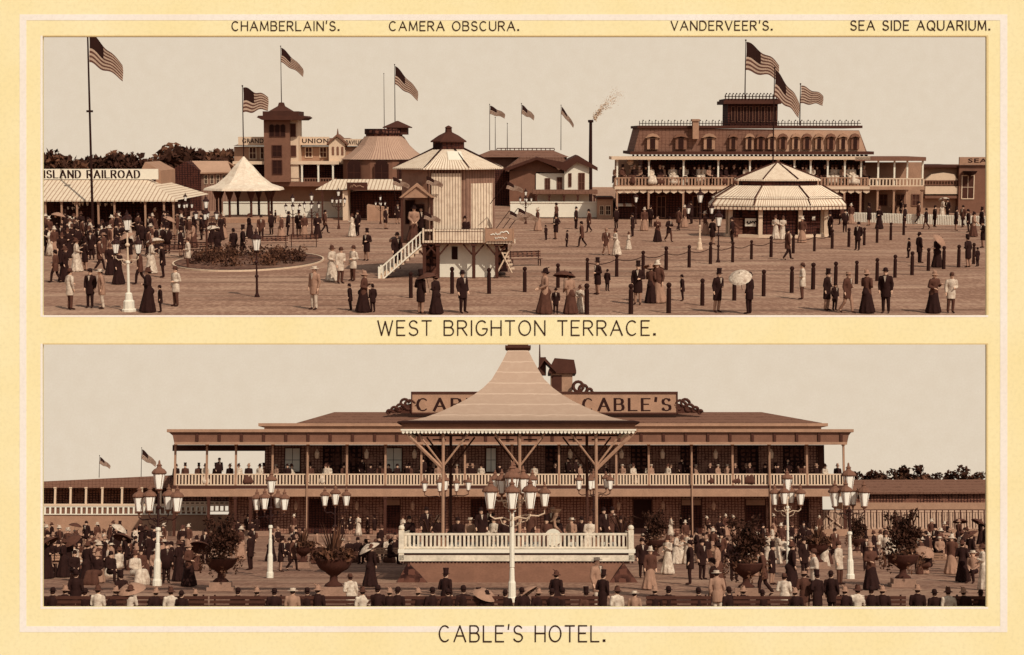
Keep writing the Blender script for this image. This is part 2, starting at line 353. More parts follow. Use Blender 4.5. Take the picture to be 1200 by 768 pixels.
def coat_mesh(J, A, long, seated, big=1.0):
    m = MB(); p, ch, nk = (Vector(J[k]) for k in ('pel', 'chest', 'neck'))
    m.ball(ch, .2*big, 10, 1.02, .74, 1.1); m.capsule(p+Vector((0, 0, .06)), ch, .15*big, .16*big); m.capsule(ch+Vector((0, 0, .12)), nk-Vector((0, 0, .03)), .1, .075)
    if not seated: m.lathe([(.19*big, p.z-long), (.185*big, p.z-.05), (.17*big, p.z+.1)], (0, .01, 0), 12, 0, 1.08, .85)
    else: m.ball(p, .19*big, 10, 1.1, .95, .8)
    for (s, e, h) in A: m.capsule(s, e, .075, .06); m.capsule(e, e+(h-e)*.86, .06, .045)
    return remeshed(m, .028)
def trousers_mesh(L, J):
    m = MB()
    for a, b, c, t in L: m.capsule(a, b, .105, .078); m.capsule(b, Vector(c)+Vector((0, 0, .04)), .075, .062)
    m.ball(J['pel'], .165, 10, 1.05, .85, .7)
    return remeshed(m, .028)
def skirt_mesh(J, L, seated):
    m = MB()
    if not seated:
        m.lathe([(.33, .03), (.3, .12), (.25, .5), (.2, .8), (.13, 1.08)], (0, .03, 0), 16); m.ball((0, .14, .86), .15, 10)
        for k in range(9):
            q = 2*PI*k/9; m.capsule((.15*math.cos(q), .03+.15*math.sin(q), .85), (.31*math.cos(q), .03+.31*math.sin(q), .07), .03, .055, 6)
    else:
        for s in (-1, 1): m.capsule((s*.1, 0, .5), (s*.15, -.42, .5), .16, .14); m.capsule((s*.15, -.42, .48), (s*.2, -.46, .1), .14, .2)
        m.ball((0, -.2, .46), .2, 10); m.capsule((0, -.4, .42), (0, -.44, .1), .15, .22)
    return remeshed(m, .03)
def hat_mesh(kind, hd, rough=0):
    m = MB(); x, y, z = hd; b = z+.065
    if kind == 'bowler': m.lathe([(.001, b-.012), (.155, b), (.16, b+.014), (.105, b+.012), (.105, b+.07), (.08, b+.125), (.03, b+.145), (.001, b+.147)], (x, y, 0), 14, 0, .92, 1.08)
    elif kind == 'top': m.lathe([(.001, b-.012), (.15, b), (.155, b+.014), (.102, b+.014), (.098, b+.1), (.112, b+.22), (.11, b+.225), (.001, b+.225)], (x, y, 0), 14, 0, .92, 1.08)
    elif kind == 'straw': m.lathe([(.001, b-.012), (.19, b), (.19, b+.012), (.108, b+.014), (.105, b+.09), (.1, b+.095), (.001, b+.097)], (x, y, 0), 14)
    elif kind == 'cap': m.lathe([(.1, b-.01), (.12, b+.03), (.11, b+.07), (.001, b+.085)], (x, y, 0), 12); m.box(x-.07, x+.07, y-.16, y-.06, b-.005, b+.012)
    else:
        m.lathe([(.001, b-.02), (.16, b-.03), (.17, b-.015), (.1, b+.02), (.09, b+.1), (.05, b+.15), (.001, b+.155)], (x, y+.02, 0), 12, 0, 1, 1.15)
        m.ball((x+.05, y+.02, b+.12), .045, 7); m.ball((x-.03, y+.06, b+.14), .04, 7); m.capsule((x, y+.05, b+.12), (x+.09, y+.14, b+.2), .03, .012, 6)
    return m
def hair_mesh(hd, woman):
    m = MB(); h = Vector(hd)
    m.ball(h+Vector((0, .022, .03)), .1, 10, .92, .98, 1.1)
    if woman: m.ball(h+Vector((0, .115, .02)), .055, 8)
    return m
_cache = {}
def person_proto(sex, stance, arm, top, bottom, hat, hatmat, long=.3, child=False):
    seated = stance == 'sit'; dz = .43 if seated else 0
    J, L = pose(stance); A = arms(arm, dz)
    def C(key, fn):
        if key not in _cache: _cache[key] = fn()
        return _cache[key]
    parts = []
    bm_ = C(('b', stance, arm), lambda: body_mesh(J, L, A)).copy()
    split_mats(bm_, ['skin', 'hair'], lambda c: 1 if c.z < .115 else 0); parts.append(('body', bm_))
    ct = C(('c', stance, arm, long), lambda: coat_mesh(J, A, long, seated)).copy(); ct.materials.append(MATS[top])
    parts.append(('coat' if sex == 'm' else 'bodice', ct))
    if sex == 'm': lo = C(('t', stance), lambda: trousers_mesh(L, J)).copy(); nm = 'trousers'
    else: lo = C(('s', stance), lambda: skirt_mesh(J, L, seated)).copy(); nm = 'skirt'
    lo.materials.append(MATS[bottom]); parts.append((nm, lo))
    for p in ct.polygons: p.use_smooth = True
    for p in lo.polygons: p.use_smooth = True
    hm = hat_mesh(hat, J['head']).mesh('hat'); hm.materials.append(MATS[hatmat]); parts.append(('hat', hm))
    hr = hair_mesh(J['head'], sex == 'f').mesh('hair'); hr.materials.append(MATS['hair']); parts.append(('hair', hr))
    if sex == 'm' and top not in ('cloth_white',) and stance != 'sit':
        m = MB(); z = J['neck'][2]; m.prism([(-.05, z-.02), (.05, z-.02), (.0, z-.26)], -.175, -.13); sh = m.mesh('shirt'); sh.materials.append(MATS['cloth_white']); parts.append(('shirt_front', sh))
    o = thing('person', None, 'person')
    for n, me in parts:
        me.name = n; c = bpy.data.objects.new(n, me); col.objects.link(c); c.parent = o
    # the same figure as one mesh for far away
    bm = bmesh.new(); mats = []
    for n, me in parts:
        k = len(mats); mats += list(me.materials); t = me.copy()
        for p in t.polygons: p.material_index += k
        bm.from_mesh(t); bpy.data.meshes.remove(t)
    far = bpy.data.meshes.new('person'); bm.to_mesh(far); bm.free()
    for mm in mats: far.materials.append(mm)
    fo = bpy.data.objects.new('person', far); col.objects.link(fo); roots.append(fo); tag(fo, None, 'person')
    return o, fo
PD = {  # key: (args, description)
 'md': (('m', 'stand', 'down', 'coat_black', 'coat_black', 'bowler', 'coat_black'), 'man in black coat and bowler hat'),
 'mt': (('m', 'stand', 'bent', 'coat_black', 'cloth_tan', 'top', 'coat_black', .42), 'man in black frock coat, tan trousers and top hat'),
 'mw': (('m', 'walk', 'down', 'coat_brown', 'coat_black', 'bowler', 'coat_black'), 'man in brown coat walking'),
 'ml': (('m', 'stand', 'bent', 'cloth_white', 'coat_brown', 'bowler', 'coat_brown'), 'man in white jacket and dark hat'),
 'mg': (('m', 'stand', 'down', 'cloth_tan', 'cloth_white', 'straw', 'cloth_white'), 'man in tan jacket, pale trousers and straw hat'),
 'wd': (('f', 'stand', 'bent', 'coat_black', 'coat_black', 'bonnet', 'coat_brown'), 'woman in long black dress'),
 'wb': (('f', 'stand', 'down', 'coat_brown', 'cloth_tan', 'bonnet', 'cloth_white'), 'woman in brown bodice and tan skirt'),
 'wl': (('f', 'stand', 'hold', 'cloth_white', 'cloth_white', 'bonnet', 'coat_brown'), 'woman in long white dress'),
 'wx': (('f', 'stand', 'hold', 'coat_brown', 'coat_black', 'bonnet', 'cloth_tan'), 'woman in dark dress with one arm raised'),
 'ma': (('m', 'walk', 'hold', 'coat_black', 'coat_brown', 'bowler', 'coat_black'), 'man in black coat striding with raised hand'),
 'mb': (('m', 'walk', 'bent', 'coat_brown', 'cloth_tan', 'straw', 'cloth_tan'), 'man in brown coat and straw hat walking'),
 'wm': (('f', 'stand', 'lap', 'cloth_tan', 'coat_brown', 'bonnet', 'coat_black'), 'woman in tan bodice and brown skirt'),
 'sm': (('m', 'sit', 'lap', 'coat_black', 'coat_black', 'bowler', 'coat_black'), 'seated man in black coat and bowler'),
 'sb': (('m', 'sit', 'lap', 'coat_brown', 'coat_brown', 'top', 'coat_black'), 'seated man in brown coat and top hat'),
 'sl': (('m', 'sit', 'lap', 'cloth_tan', 'coat_black', 'straw', 'cloth_white'), 'seated man in tan jacket and straw hat'),
 'sf': (('f', 'sit', 'lap', 'coat_black', 'coat_brown', 'bonnet', 'cloth_tan'), 'seated woman in black bodice'),
 'sw': (('f', 'sit', 'lap', 'cloth_white', 'cloth_white', 'bonnet', 'coat_brown'), 'seated woman in white dress'),
}
PROTO = {k: person_proto(*a) for k, (a, d) in PD.items()}
PDESC = {k: d for k, (a, d) in PD.items()}
PDESC['cb'] = 'boy in dark jacket'; PDESC['cg'] = 'girl in white frock'
PROTO['cb'] = PROTO['md']; PROTO['cg'] = PROTO['wl']
people = []; crowd = []
def person(V, px, py, k, rz=None, h=None, where='', group='', z=None, d=None, parasol=None, far=False):
    """one figure with its feet at column px, row py (or at height z and depth d)"""
    if d is None: x, y = V.G(px, py); z = 0
    else: x, y = V.X(px, d), d
    s = h or (random.uniform(.92, 1.07) * (.64 if k[0] == 'c' else 1))
    if h and k[0] == 'c': s = h
    if rz is None: rz = random.uniform(-2.6, 2.6)
    if far:
        crowd.append((FAR[k], Matrix.Translation((x, y, z or 0)) @ Matrix.Rotation(rz, 4, 'Z') @ Matrix.Scale(s*1.03, 4))); return
    if k == 'md' and random.random() < .3: k = random.choice(('ma', 'mb', 'mw'))
    if k in ('wd', 'wb') and random.random() < .2: k = 'wm'
    o = place(PROTO[k][0], x, y, z or 0, rz, s*1.03, None, group); o.rotation_euler = (random.uniform(-.05, .05), random.uniform(-.04, .04), rz)
    people.append((o, k, where, px))
    if parasol: hold_parasol(x, y, z or 0, rz, s, parasol, where, px)
    return o
def make_parasol(mat, rib):
    o = thing('parasol', None, 'parasol'); m = MB(); n = 16
    prof = [(.001, 0.0), (.12, -.02), (.28, -.075), (.42, -.17), (.47, -.23)]
    m.lathe(prof, (0, 0, .55), n, caps=False)
    v = MB(); v.v = m.v; v.f = m.f; v.mi = m.mi; c = v.obj('canopy', mat, o)
    sol = c.modifiers.new('t', 'SOLIDIFY'); sol.thickness = .008
    s = MB(); s.tube([(0, 0, -.35), (0, 0, .62)], .01, 6); s.obj('stick', 'ink', o)
    r = MB()
    for k in range(8):
        q = PI*k/4; r.tube([(0.47*math.cos(q), .47*math.sin(q), .315), (.28*math.cos(q), .28*math.sin(q), .468), (0.02, 0, .54)], .006, 4)
    r.obj('ribs', rib, o)
    return o
PARA = {'dark': make_parasol('coat_brown', 'ink'), 'white': make_parasol('cloth_white', 'coat_brown'), 'tan': make_parasol('cloth_tan', 'ink')}
parasols = []
def hold_parasol(x, y, z, rz, s, kind, where, px):
    lx, ly, lz = .16, -.3, 1.3
    if kind.endswith('_s'): lz -= .43; kind = kind[:-2]
    c, q = math.cos(rz), math.sin(rz)
    o = place(PARA[kind], x+(lx*c-ly*q)*s, y+(lx*q+ly*c)*s, z+lz*s*1.03, rz, s*1.1)
    o.rotation_euler = (random.uniform(-.5, .4), random.uniform(-.7, .7), rz)
    parasols.append((o, kind, where, px))
def label_people(group, crowd_label):
    bm = bmesh.new(); mats = []
    for me, mt in crowd:
        t = me.copy(); t.transform(mt)
        idx = []
        for mm in me.materials:
            if mm not in mats: mats.append(mm)
            idx.append(mats.index(mm))
        for p in t.polygons: p.material_index = idx[p.material_index]
        bm.from_mesh(t); bpy.data.meshes.remove(t)
    cm = bpy.data.meshes.new('crowd'); bm.to_mesh(cm); bm.free()
    for mm in mats: cm.materials.append(mm)
    co = bpy.data.objects.new('crowd', cm); col.objects.link(co); roots.append(co); tag(co, crowd_label, kind='stuff'); crowd.clear()
    """name every figure by dress, by what it stands near and, among its look-alikes there, by order"""
    seen = {}
    for o, k, where, px in people: seen.setdefault((PDESC[k], where), []).append((px, o))
    for (d, wh), L in seen.items():
        L.sort(key=lambda t: t[0])
        for i, (px, o) in enumerate(L):
            n_ = len((d+' '+wh).split())
            o['label'] = f"{d} {wh}" if len(L) == 1 else (f"{ordn(i)} {d} from the left {wh}" if n_ < 13 else f"{ordn(i)} {d} {wh}" if n_ < 16 else f"{ordn(i)} {d.replace('black frock coat, tan trousers and ', '').replace('tan jacket, pale trousers and ', '')} {wh}")
            if len(o['label'].split()) > 16: o['label'] = o['label'].replace('octagonal building', 'octagon').replace(' and bowler hat', '').replace('in long ', 'in ').replace(' from the left ', ' ')
            for a_, b_ in ((' of the ', ' of '), ('black frock coat, tan trousers and top hat', 'frock coat and top hat'), ('tan jacket, pale trousers and straw hat', 'tan jacket and straw hat'), (' with raised hand', ''), ('just behind', 'behind'), ('the left crowd by', 'crowd by'), (' and skirt', '')):
                if len(o['label'].split()) > 16: o['label'] = o['label'].replace(a_, b_)
            if len(o['label'].split()) > 16: print('LONG', o['label'])
            if not o.get('group'): o['group'] = group
    people.clear(); seen = {}
    for o, k, where, px in parasols: seen.setdefault((k, where), []).append((px, o))
    for (k, wh), L in seen.items():
        L.sort(key=lambda t: t[0])
        for i, (px, o) in enumerate(L):
            b = f"open {k} parasol held up {wh}"; o['label'] = b if len(L) == 1 else f"{ordn(i)} {b}"
            o['group'] = 'parasols of the strollers'
    parasols.clear()

# ------------------------------------------------------------------ lamps, benches, urns, trees, flags
CAP = 'iron'
def lantern(parent, x, y, z, s, name='lantern'):
    """glass body, dark cap; foot of the glass at z"""
    a = MB(); a.lathe([(.1*s, 0), (.11*s, .03*s), (.2*s, .5*s), (.19*s, .52*s)], (x, y, z), 8, PI/8)
    g = a.obj(name, 'glass_pane', parent)
    c = MB(); c.lathe([(.22*s, .5*s), (.25*s, .53*s), (.24*s, .58*s), (.17*s, .66*s), (.09*s, .7*s), (.07*s, .76*s), (.1*s, .78*s), (.04*s, .84*s), (.03*s, .93*s), (.001, .96*s)], (x, y, z), 10)
    for k in range(4):
        q = PI/4+PI/2*k; c.tube([(x+.1*s*math.cos(q), y+.1*s*math.sin(q), z), (x+.2*s*math.cos(q), y+.2*s*math.sin(q), z+.52*s)], .012*s, 4)
    c.lathe([(.03*s, -.12*s), (.05*s, -.05*s), (.12*s, -.01*s), (.12*s, .03*s)], (x, y, z), 8)
    c.obj('cap', CAP, g); return g
def make_lamp(total, spots, base_h=.9, base_r=.3, base_mat='cream', upper_mat='iron', split=.45, ls=1.0, pr=.07):
    """spots: (dx, dy, z, scale) of each lantern's foot"""
    o = thing('street_lamp', None, 'street lamp')
    b = MB(); b.lathe([(base_r*1.25, 0), (base_r*1.25, base_h*.12), (base_r, base_h*.16), (base_r*.95, base_h*.55), (base_r*.7, base_h*.62), (base_r*.6, base_h*.95), (base_r*.35, base_h)], (0, 0, 0), 10)
    b.obj('base', base_mat, o)
    zt = max(s[2] for s in spots); zs = base_h+(zt-base_h)*split
    p = MB(); p.tube([(0, 0, base_h-.01), (0, 0, zs)], pr*1.35, 8, pr*1.15); p.lathe([(pr*2, 0), (pr*2, .1), (pr*1.2, .14)], (0, 0, zs-.08), 8)
    p.obj('column', base_mat, o)
    q = MB(); q.tube([(0, 0, zs), (0, 0, zt)], pr*1.0, 8, pr*.7)
    q.lathe([(pr*1.8, 0), (pr*2.2, .08), (pr*1.2, .16)], (0, 0, zs+(zt-zs)*.5), 8); q.obj('upper_post', upper_mat, o)
    for (dx, dy, z, s) in spots:
        if abs(dx)+abs(dy) > .05:
            a = MB(); zz = z-.32; a.tube([(0, 0, zz-.12), (dx*.4, dy*.4, zz+.02), (dx*.8, dy*.8, zz-.02), (dx, dy, zz+.08), (dx, dy, z)], .03, 5)
            a.tube([(dx*.15, dy*.15, zz-.3), (dx*.45, dy*.45, zz-.2), (dx*.55, dy*.55, zz)], .018, 4); a.obj('arm', upper_mat, o)
        lantern(o, dx, dy, z, s*ls)
    return o
def make_bench(w, mat='dark', back=True):
    o = thing('bench', None, 'bench')
    s = MB()
    for k in range(3): s.box(-w/2, w/2, -.42+k*.15, -.3+k*.15, .42, .45)
    s.obj('seat', mat, o)
    if back:
        b = MB()
        for k in range(3): b.box(-w/2, w/2, .05+k*.02, .075+k*.02, .55+k*.13, .65+k*.13)
        b.obj('backrest', mat, o)
    for x in (-w/2+.15, w/2-.15):
        l = MB(); l.box(x-.025, x+.025, -.4, -.35, 0, .42); l.box(x-.025, x+.025, .02, .06, 0, .95 if back else .42); l.box(x-.025, x+.025, -.4, .05, .38, .415); l.obj('leg', 'ink', o)
    return o
def leaves(mb, c, rx, ry, rz, n, size, hollow=.35):
    for _ in range(n):
        while True:
            p = Vector((random.uniform(-1, 1), random.uniform(-1, 1), random.uniform(-1, 1)))
            if hollow < p.length < 1: break
        q = Vector((c[0]+p.x*rx, c[1]+p.y*ry, c[2]+p.z*rz)); a = Vector((random.gauss(0, 1), random.gauss(0, 1), random.gauss(0, 1))).normalized()
        b = a.cross(Vector((random.gauss(0, 1), random.gauss(0, 1), random.gauss(0, 1)))).normalized(); s = size*random.uniform(.6, 1.3)
        mb.add([q-a*s, q+b*s*.5, q+a*s, q-b*s*.5], [(0, 1, 2, 3)])
def make_tree(x, y, h, r, label, group=None, n=900, z=0, clumps=9, mat=('leaf', 'leaf_pale'), trunk=.35):
    o = thing('tree', label, 'tree', (x, y, z), group)
    t = MB(); t.tube([(x, y, z), (x+.1, y, z+h*trunk), (x-.1, y, z+h*.75)], .05*h*.6, 8, .02*h*.5)
    for k in range(5):
        q = k*1.3; t.tube([(x, y, z+h*(trunk+.03*k)), (x+math.cos(q)*r*.5, y+math.sin(q)*r*.5, z+h*(.6+.05*k))], .014*h, 5, .005*h)
    t.obj('trunk', 'bark', o)
    c = MB()
    for k in range(clumps):
        q = random.uniform(0, 2*PI); rr = r*random.uniform(.15, .68); zz = z+h*random.uniform(.3, .84); cr = r*random.uniform(.28, .5)
        c.m(k % 3 == 0); leaves(c, (x+math.cos(q)*rr, y+math.sin(q)*rr, zz), cr, cr, cr*.85, n//clumps, r*.13, .1)
    c.obj('crown', list(mat), o); return o
def flag_part(parent, x, y, z, L, H, droop, star=True, wave=.12, name='flag'):
    """striped flag flying to +x from the pole top at z, hoist H, length L, tail sinking by droop"""
    nx, ny = 14, 13; g = []
    for j in range(ny+1):
        for i in range(nx+1):
            u, v = i/nx, j/ny
            g.append((x+u*L+.03*math.sin(v*5), y+wave*L*math.sin(u*7+v*1.5)*u, z-v*H*(1-.5*u)-1.3*droop*u**1.1+.05*H*math.sin(u*10+v)))
    m = MB(); m.v = g
    for j in range(ny):
        for i in range(nx):
            a = j*(nx+1)+i; m.f.append((a, a+1, a+nx+2, a+nx+1))
            m.mi.append(2 if (star and j < 7 and i < 6) else (1 if j % 2 else 0))
    fo = m.obj(name, ['flag_dark', 'flag_pale', 'ink'], parent); sm = fo.modifiers.new('t', 'SOLIDIFY'); sm.thickness = .02
    return fo
def flagpole(x, y, z0, z1, label, cat='flagpole', r=.06, flag=None, group='flagpoles', rings=()):
    o = thing('flagpole', label, cat, (x, y, z0), group)
    p = MB(); p.tube([(x, y, z0), (x, y, z1)], r, 8, r*.55); p.ball((x, y, z1), r*1.4, 8)
    for zz in rings: p.lathe([(r*2.4, -.08), (r*2.4, .08)], (x, y, zz), 8)
    p.obj('pole', 'ink', o)
    if flag: flag_part(o, x+r, y, z1-.15, *flag)
    return o
def make_urn(s, plant):
    o = thing('urn_planter', None, 'planter')
    b = MB(); b.box(-.55*s, .55*s, -.55*s, .55*s, 0, .14*s); b.box(-.45*s, .45*s, -.45*s, .45*s, .14*s, .34*s); b.obj('plinth', 'stone', o)
    u = MB(); u.lathe([(.34*s, .34*s), (.3*s, .42*s), (.15*s, .52*s), (.13*s, .7*s), (.24*s, .78*s), (.3*s, .84*s), (.5*s, .95*s), (.6*s, 1.1*s), (.66*s, 1.24*s), (.7*s, 1.3*s), (.6*s, 1.3*s), (.5*s, 1.15*s)], (0, 0, 0), 18)
    u.obj('bowl', 'urn_iron', o, True)
    p = MB()
    if plant == 'bush':
        for k in range(24):
            q = random.uniform(0, 6.28); hh = random.uniform(0, 1); rr = random.uniform(.1, .72)*(1-.45*hh)*s; p.m(int(k % 7 == 0))
            leaves(p, (math.cos(q)*rr, math.sin(q)*rr, (1.45+1.25*hh)*s), .38*s, .38*s, .38*s, 55, .1*s, .1)
        for k in range(16):
            q = random.uniform(0, 6.28); a = Vector((math.cos(q)*.3*s, math.sin(q)*.3*s, 1.8*s)); e = Vector((math.cos(q)*random.uniform(.5, .85)*s, math.sin(q)*.7*s, random.uniform(1.9, 3.0)*s)); leaves(p.m(0), tuple(e), .13*s, .13*s, .2*s, 16, .1*s, 0); p.tube([a, e], .02*s, 4)
        for k in range(9):
            q = k*.7; leaves(p.m(1), (math.cos(q)*.85*s, math.sin(q)*.85*s, random.uniform(.8, 1.2)*s), .12*s, .12*s, .35*s, 22, .07*s, 0)
    else:
        for k in range(10):
            q = k*.63; p.m(k % 2); leaves(p, (math.cos(q)*.5*s, math.sin(q)*.5*s, 1.45*s), .34*s, .34*s, .26*s, 70, .1*s, .1)
        for k in range(34):
            q = random.uniform(0, 6.28); t_ = random.uniform(.1, .5)*s; hh = random.uniform(.7, 1.35)*s; a = Vector((math.cos(q)*.1*s, math.sin(q)*.1*s, 1.3*s)); b2 = a+Vector((math.cos(q)*t_, math.sin(q)*t_, hh)); sd = Vector((-math.sin(q), math.cos(q), 0))*.05*s
            mid = (a+b2)/2-Vector((math.cos(q), math.sin(q), 0))*.05*s; p.m(k % 2).add([a-sd*.6, a+sd*.6, mid+sd, b2, mid-sd], [(0, 1, 2, 3, 4)])
    p.obj('foliage', ['leaf', 'leaf_pale'], o); return o

for _k, (_a, _f) in PROTO.items():     # far figures: fewer faces
    _m = _f.modifiers.new('d', 'DECIMATE'); _m.ratio = .12
bpy.context.view_layer.update()
_dg = bpy.context.evaluated_depsgraph_get()
FAR = {k: bpy.data.meshes.new_from_object(f.evaluated_get(_dg)) for k, (a, f) in PROTO.items()}
PROTO_ROOTS = list(dict.fromkeys(roots)); roots.clear()
# ================================================================== UPPER PICTURE: the terrace
V = View(7.6, 160.0); X, Z, G, D = V.X, V.Z, V.G, V.D
g = MB(); g.add([(-95, 71.6, 0), (95, 71.6, 0), (110, 262, 0), (-110, 262, 0)], [(0, 1, 2, 3)])
g.add([(-95, 71.6, -.5), (95, 71.6, -.5), (95, 71.6, 0), (-95, 71.6, 0)], [(0, 1, 2, 3)])
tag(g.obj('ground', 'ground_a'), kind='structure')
s_ = MB(); s_.add([(-110, 258, -2), (110, 258, -2), (110, 258, 27), (-110, 258, 27)], [(0, 1, 2, 3)])
tag(s_.obj('sky', 'sky_paper'), kind='structure')

def window(parent, x0, x1, z0, z1, y, mat='ink', frame='pale', name='window', arch=False, bars=True):
    w_ = MB(); w_.box(x0, x1, y-.03, y+.1, z0, z1)
    if arch: w_.prism([(x0+(x1-x0)*(.5-.5*math.cos(PI*k/6)), z1+(x1-x0)*.4*math.sin(PI*k/6)) for k in range(7)], y-.03, y+.1)
    o = w_.obj(name, mat, parent)
    f = MB(); t = min(.09, (x1-x0)*.14)
    f.box(x0-t, x0, y-.08, y+.1, z0-t, z1+t); f.box(x1, x1+t, y-.08, y+.1, z0-t, z1+t); f.box(x0, x1, y-.08, y+.1, z0-t, z0)
    if not arch: f.box(x0, x1, y-.08, y+.1, z1, z1+t)
    if bars: f.box((x0+x1)/2-t*.25, (x0+x1)/2+t*.25, y-.06, y, z0, z1); f.box(x0, x1, y-.055, y-.005, (z0+z1)/2-t*.25, (z0+z1)/2+t*.25)
    f.obj('frame', frame, o); return o
def posts(parent, xs, y, z0, z1, r, mat, name='post', brackets=0):
    for x in xs:
        p = MB(); p.box(x-r, x+r, y-r, y+r, z0, z1); p.box(x-r*1.6, x+r*1.6, y-r*1.6, y+r*1.6, z1-r*1.5, z1-.002)
        if brackets:
            for s in (-1, 1): p.tube([(x, y, z1-brackets), (x+s*brackets*.8, y, z1-.05)], r*.55, 5)
        p.obj(name, mat, parent)
def railing(parent, x0, x1, y, z0, z1, mat='pale', step=.28, w=.1, name='railing', side=None):
    r = MB(); r.box(x0, x1, y, y+.08, z1-.1, z1); r.box(x0, x1, y, y+.08, z0, z0+.09)
    n = max(2, int(abs(x1-x0)/step))
    for k in range(n+1):
        x = x0+(x1-x0)*k/n; r.box(x-w/2, x+w/2, y+.015, y+.06, z0+.09, z1-.1)
    if side:
        n = int(side/step)
        for xx in (x0, x1):
            r.box(xx-.04, xx+.04, y+.08, y+side, z1-.1, z1); r.box(xx-.04, xx+.04, y+.08, y+side, z0, z0+.09)
            for k in range(1, n): r.box(xx-.03, xx+.03, y+side*k/n-w/2, y+side*k/n+w/2, z0+.09, z1-.1)
    return r.obj(name, mat, parent)

# ---- trees and sheds behind, left
for px, top, r, lb in ((62, 192, 2.3, 'round dark tree at the left edge behind the railroad sign'), (82, 185, 2.6, 'tallest dark tree behind the railroad pavilion'), (102, 188, 2.4, 'dark tree just left of the tall flagpole'),
                       (124, 189, 2.4, 'dark tree just right of the tall flagpole'), (150, 184, 2.1, 'round tree above the end of the railroad sign'), (183, 187, 2.1, 'loose tree between the railroad pavilion and the shed'),
                       (220, 174, 3.1, 'tall bushy tree rising behind the boarded shed'), (268, 177, 2.3, 'ragged tree between the shed and the lettered hotel')):
    d = 205; make_tree(X(px, d), d, Z(top-2, d), r*1.55, lb, 'trees behind the terrace buildings', 2400, clumps=17, trunk=.3)
# ---- railroad pavilion
d = 136
b = thing('railroad_pavilion', 'long low railroad pavilion with white awning roof and lettered sign', 'pavilion', (X(110, d), d, 0))
m = MB(); x0, x1, xe = X(20, d), X(196, d), X(209, d)
ze, zt = Z(234, d), Z(216, d); m.add([(x0, d, ze), (xe, d, ze), (X(172, d+5), d+5, zt+.35), (x0, d+5, zt+.35), (xe, d+14, ze), (X(172, d+5), d+9, zt+.35), (x0, d+9, zt+.35), (x0, d+14, ze), (x0, d, ze-.12), (xe, d, ze-.12)],
      [(0, 1, 2, 3), (1, 4, 5, 2), (4, 7, 6, 5), (3, 2, 5, 6), (8, 9, 1, 0)]); m.obj('awning_roof', 'awning_fine', b)
m = MB(); m.box(x0, X(188, d+5), d+4.6, d+4.75, zt+.3, zt+1.15); sg = m.obj('sign', 'cream', b)
stroke_text('ISLAND RAILROAD', X(54, d+4.6), X(165, d+4.6), zt+.42, zt+1.02, d+4.6, 'ink', sg, w=.17, gap=.42, serif=True)
m = MB(); m.box(x0, X(186, d), d+6, d+13.5, 0, ze); m.obj('wall', 'dark_hatch', b)
m = MB(); gx0, gx1 = X(168, d+6), X(190, d+6); m.prism([(gx0, ze), (gx1, ze), (gx1, zt+1.0), ((gx0+gx1)/2-.5, zt+1.7), (gx0, zt+1.2)], d+6, d+12); e = m.obj('end_wing', 'tan', b)
window(e, X(180, d+6), X(184, d+6), zt-.4, zt+.5, d+5.95)
posts(b, [X(p, d) for p in (53, 72, 90, 115, 134, 170, 192, 203)], d+.3, 0, ze-.13, .07, 'tan')
flagpole(*G(109, 273), 0, Z(38, D(273)), 'tallest flagpole, at the left in front of the railroad pavilion', r=.11, flag=(2.5, 2.4, 1.9), rings=(Z(131, D(273)),))
# ---- boarded shed
d = 175; b = thing('shed', 'dark boarded shed with pale roof between the trees', 'shed', (X(235, d), d, 0))
m = MB(); m.prism([(X(200, d), 0), (X(236, d), 0), (X(236, d), Z(200, d)), (X(219, d), Z(189, d)), (X(200, d), Z(200, d))], d, d+7); m.obj('gable_wall', 'dark_hatch', b)
m = MB(); m.box(X(236, d)+.01, X(268, d), d+.5, d+6.5, 0, Z(202, d)); m.obj('side_wall', 'boards_tan', b)
m = MB(); xa, xb = X(217, d), X(273, d); m.add([(xa+1.5, d, Z(202, d)), (xb, d, Z(201, d)), (xb-1, d+3.5, Z(189, d)), (xa, d+3.5, Z(189, d)), (xb, d+7, Z(201, d)), (xa+1.5, d+7, Z(201, d))], [(0, 1, 2, 3), (3, 2, 4, 5)]); r_ = m.obj('roof', 'roof_tan', b); r_.modifiers.new('t', 'SOLIDIFY').thickness = .15
for p in (240, 247, 254, 261): window(b, X(p, d), X(p+3.4, d), Z(215, d), Z(205, d), d+.5)
# ---- tented band pavilion
d = D(260); b = thing('tent_pavilion', 'small open pavilion with white swept tent roof on dark columns', 'pavilion', (X(282.5, d), d+2, 0))
c = (X(282.5, d), d+2.2, 0); hw = X(318, d)-c[0]
m = MB(); prof = [(hw*1.38, Z(223, d)), (hw*1.34, Z(220.5, d)), (hw*.95, Z(216, d)), (hw*.62, Z(207, d)), (hw*.35, Z(196, d)), (hw*.16, Z(189, d)), (.08, Z(184, d)), (.02, Z(183, d))]
m.lathe(prof, c, 8, PI/8); m.obj('tent_roof', 'tent', b)
m = MB(); m.lathe([(hw*1.25, 0), (hw*1.25, .35), (hw*1.2, .4), (hw*1.2, .45)], c, 8, PI/8); m.obj('platform', 'tan', b)
for k in range(8):
    q = PI/8+k*PI/4; m = MB(); xx, yy = c[0]+math.cos(q)*hw*.93, c[1]+math.sin(q)*hw*.93
    m.tube([(xx, yy, .45), (xx, yy, Z(224, d)*.72)], .11, 8); m.lathe([(.11, 0), (.4, Z(223, d)*.27)], (xx, yy, Z(224, d)*.72), 8); m.obj('column', 'dark', b)
flagpole(c[0], c[1], Z(184, d), Z(101, d), 'flagpole on the tip of the white tent pavilion', r=.06, flag=(2.2, 2.3, .6))
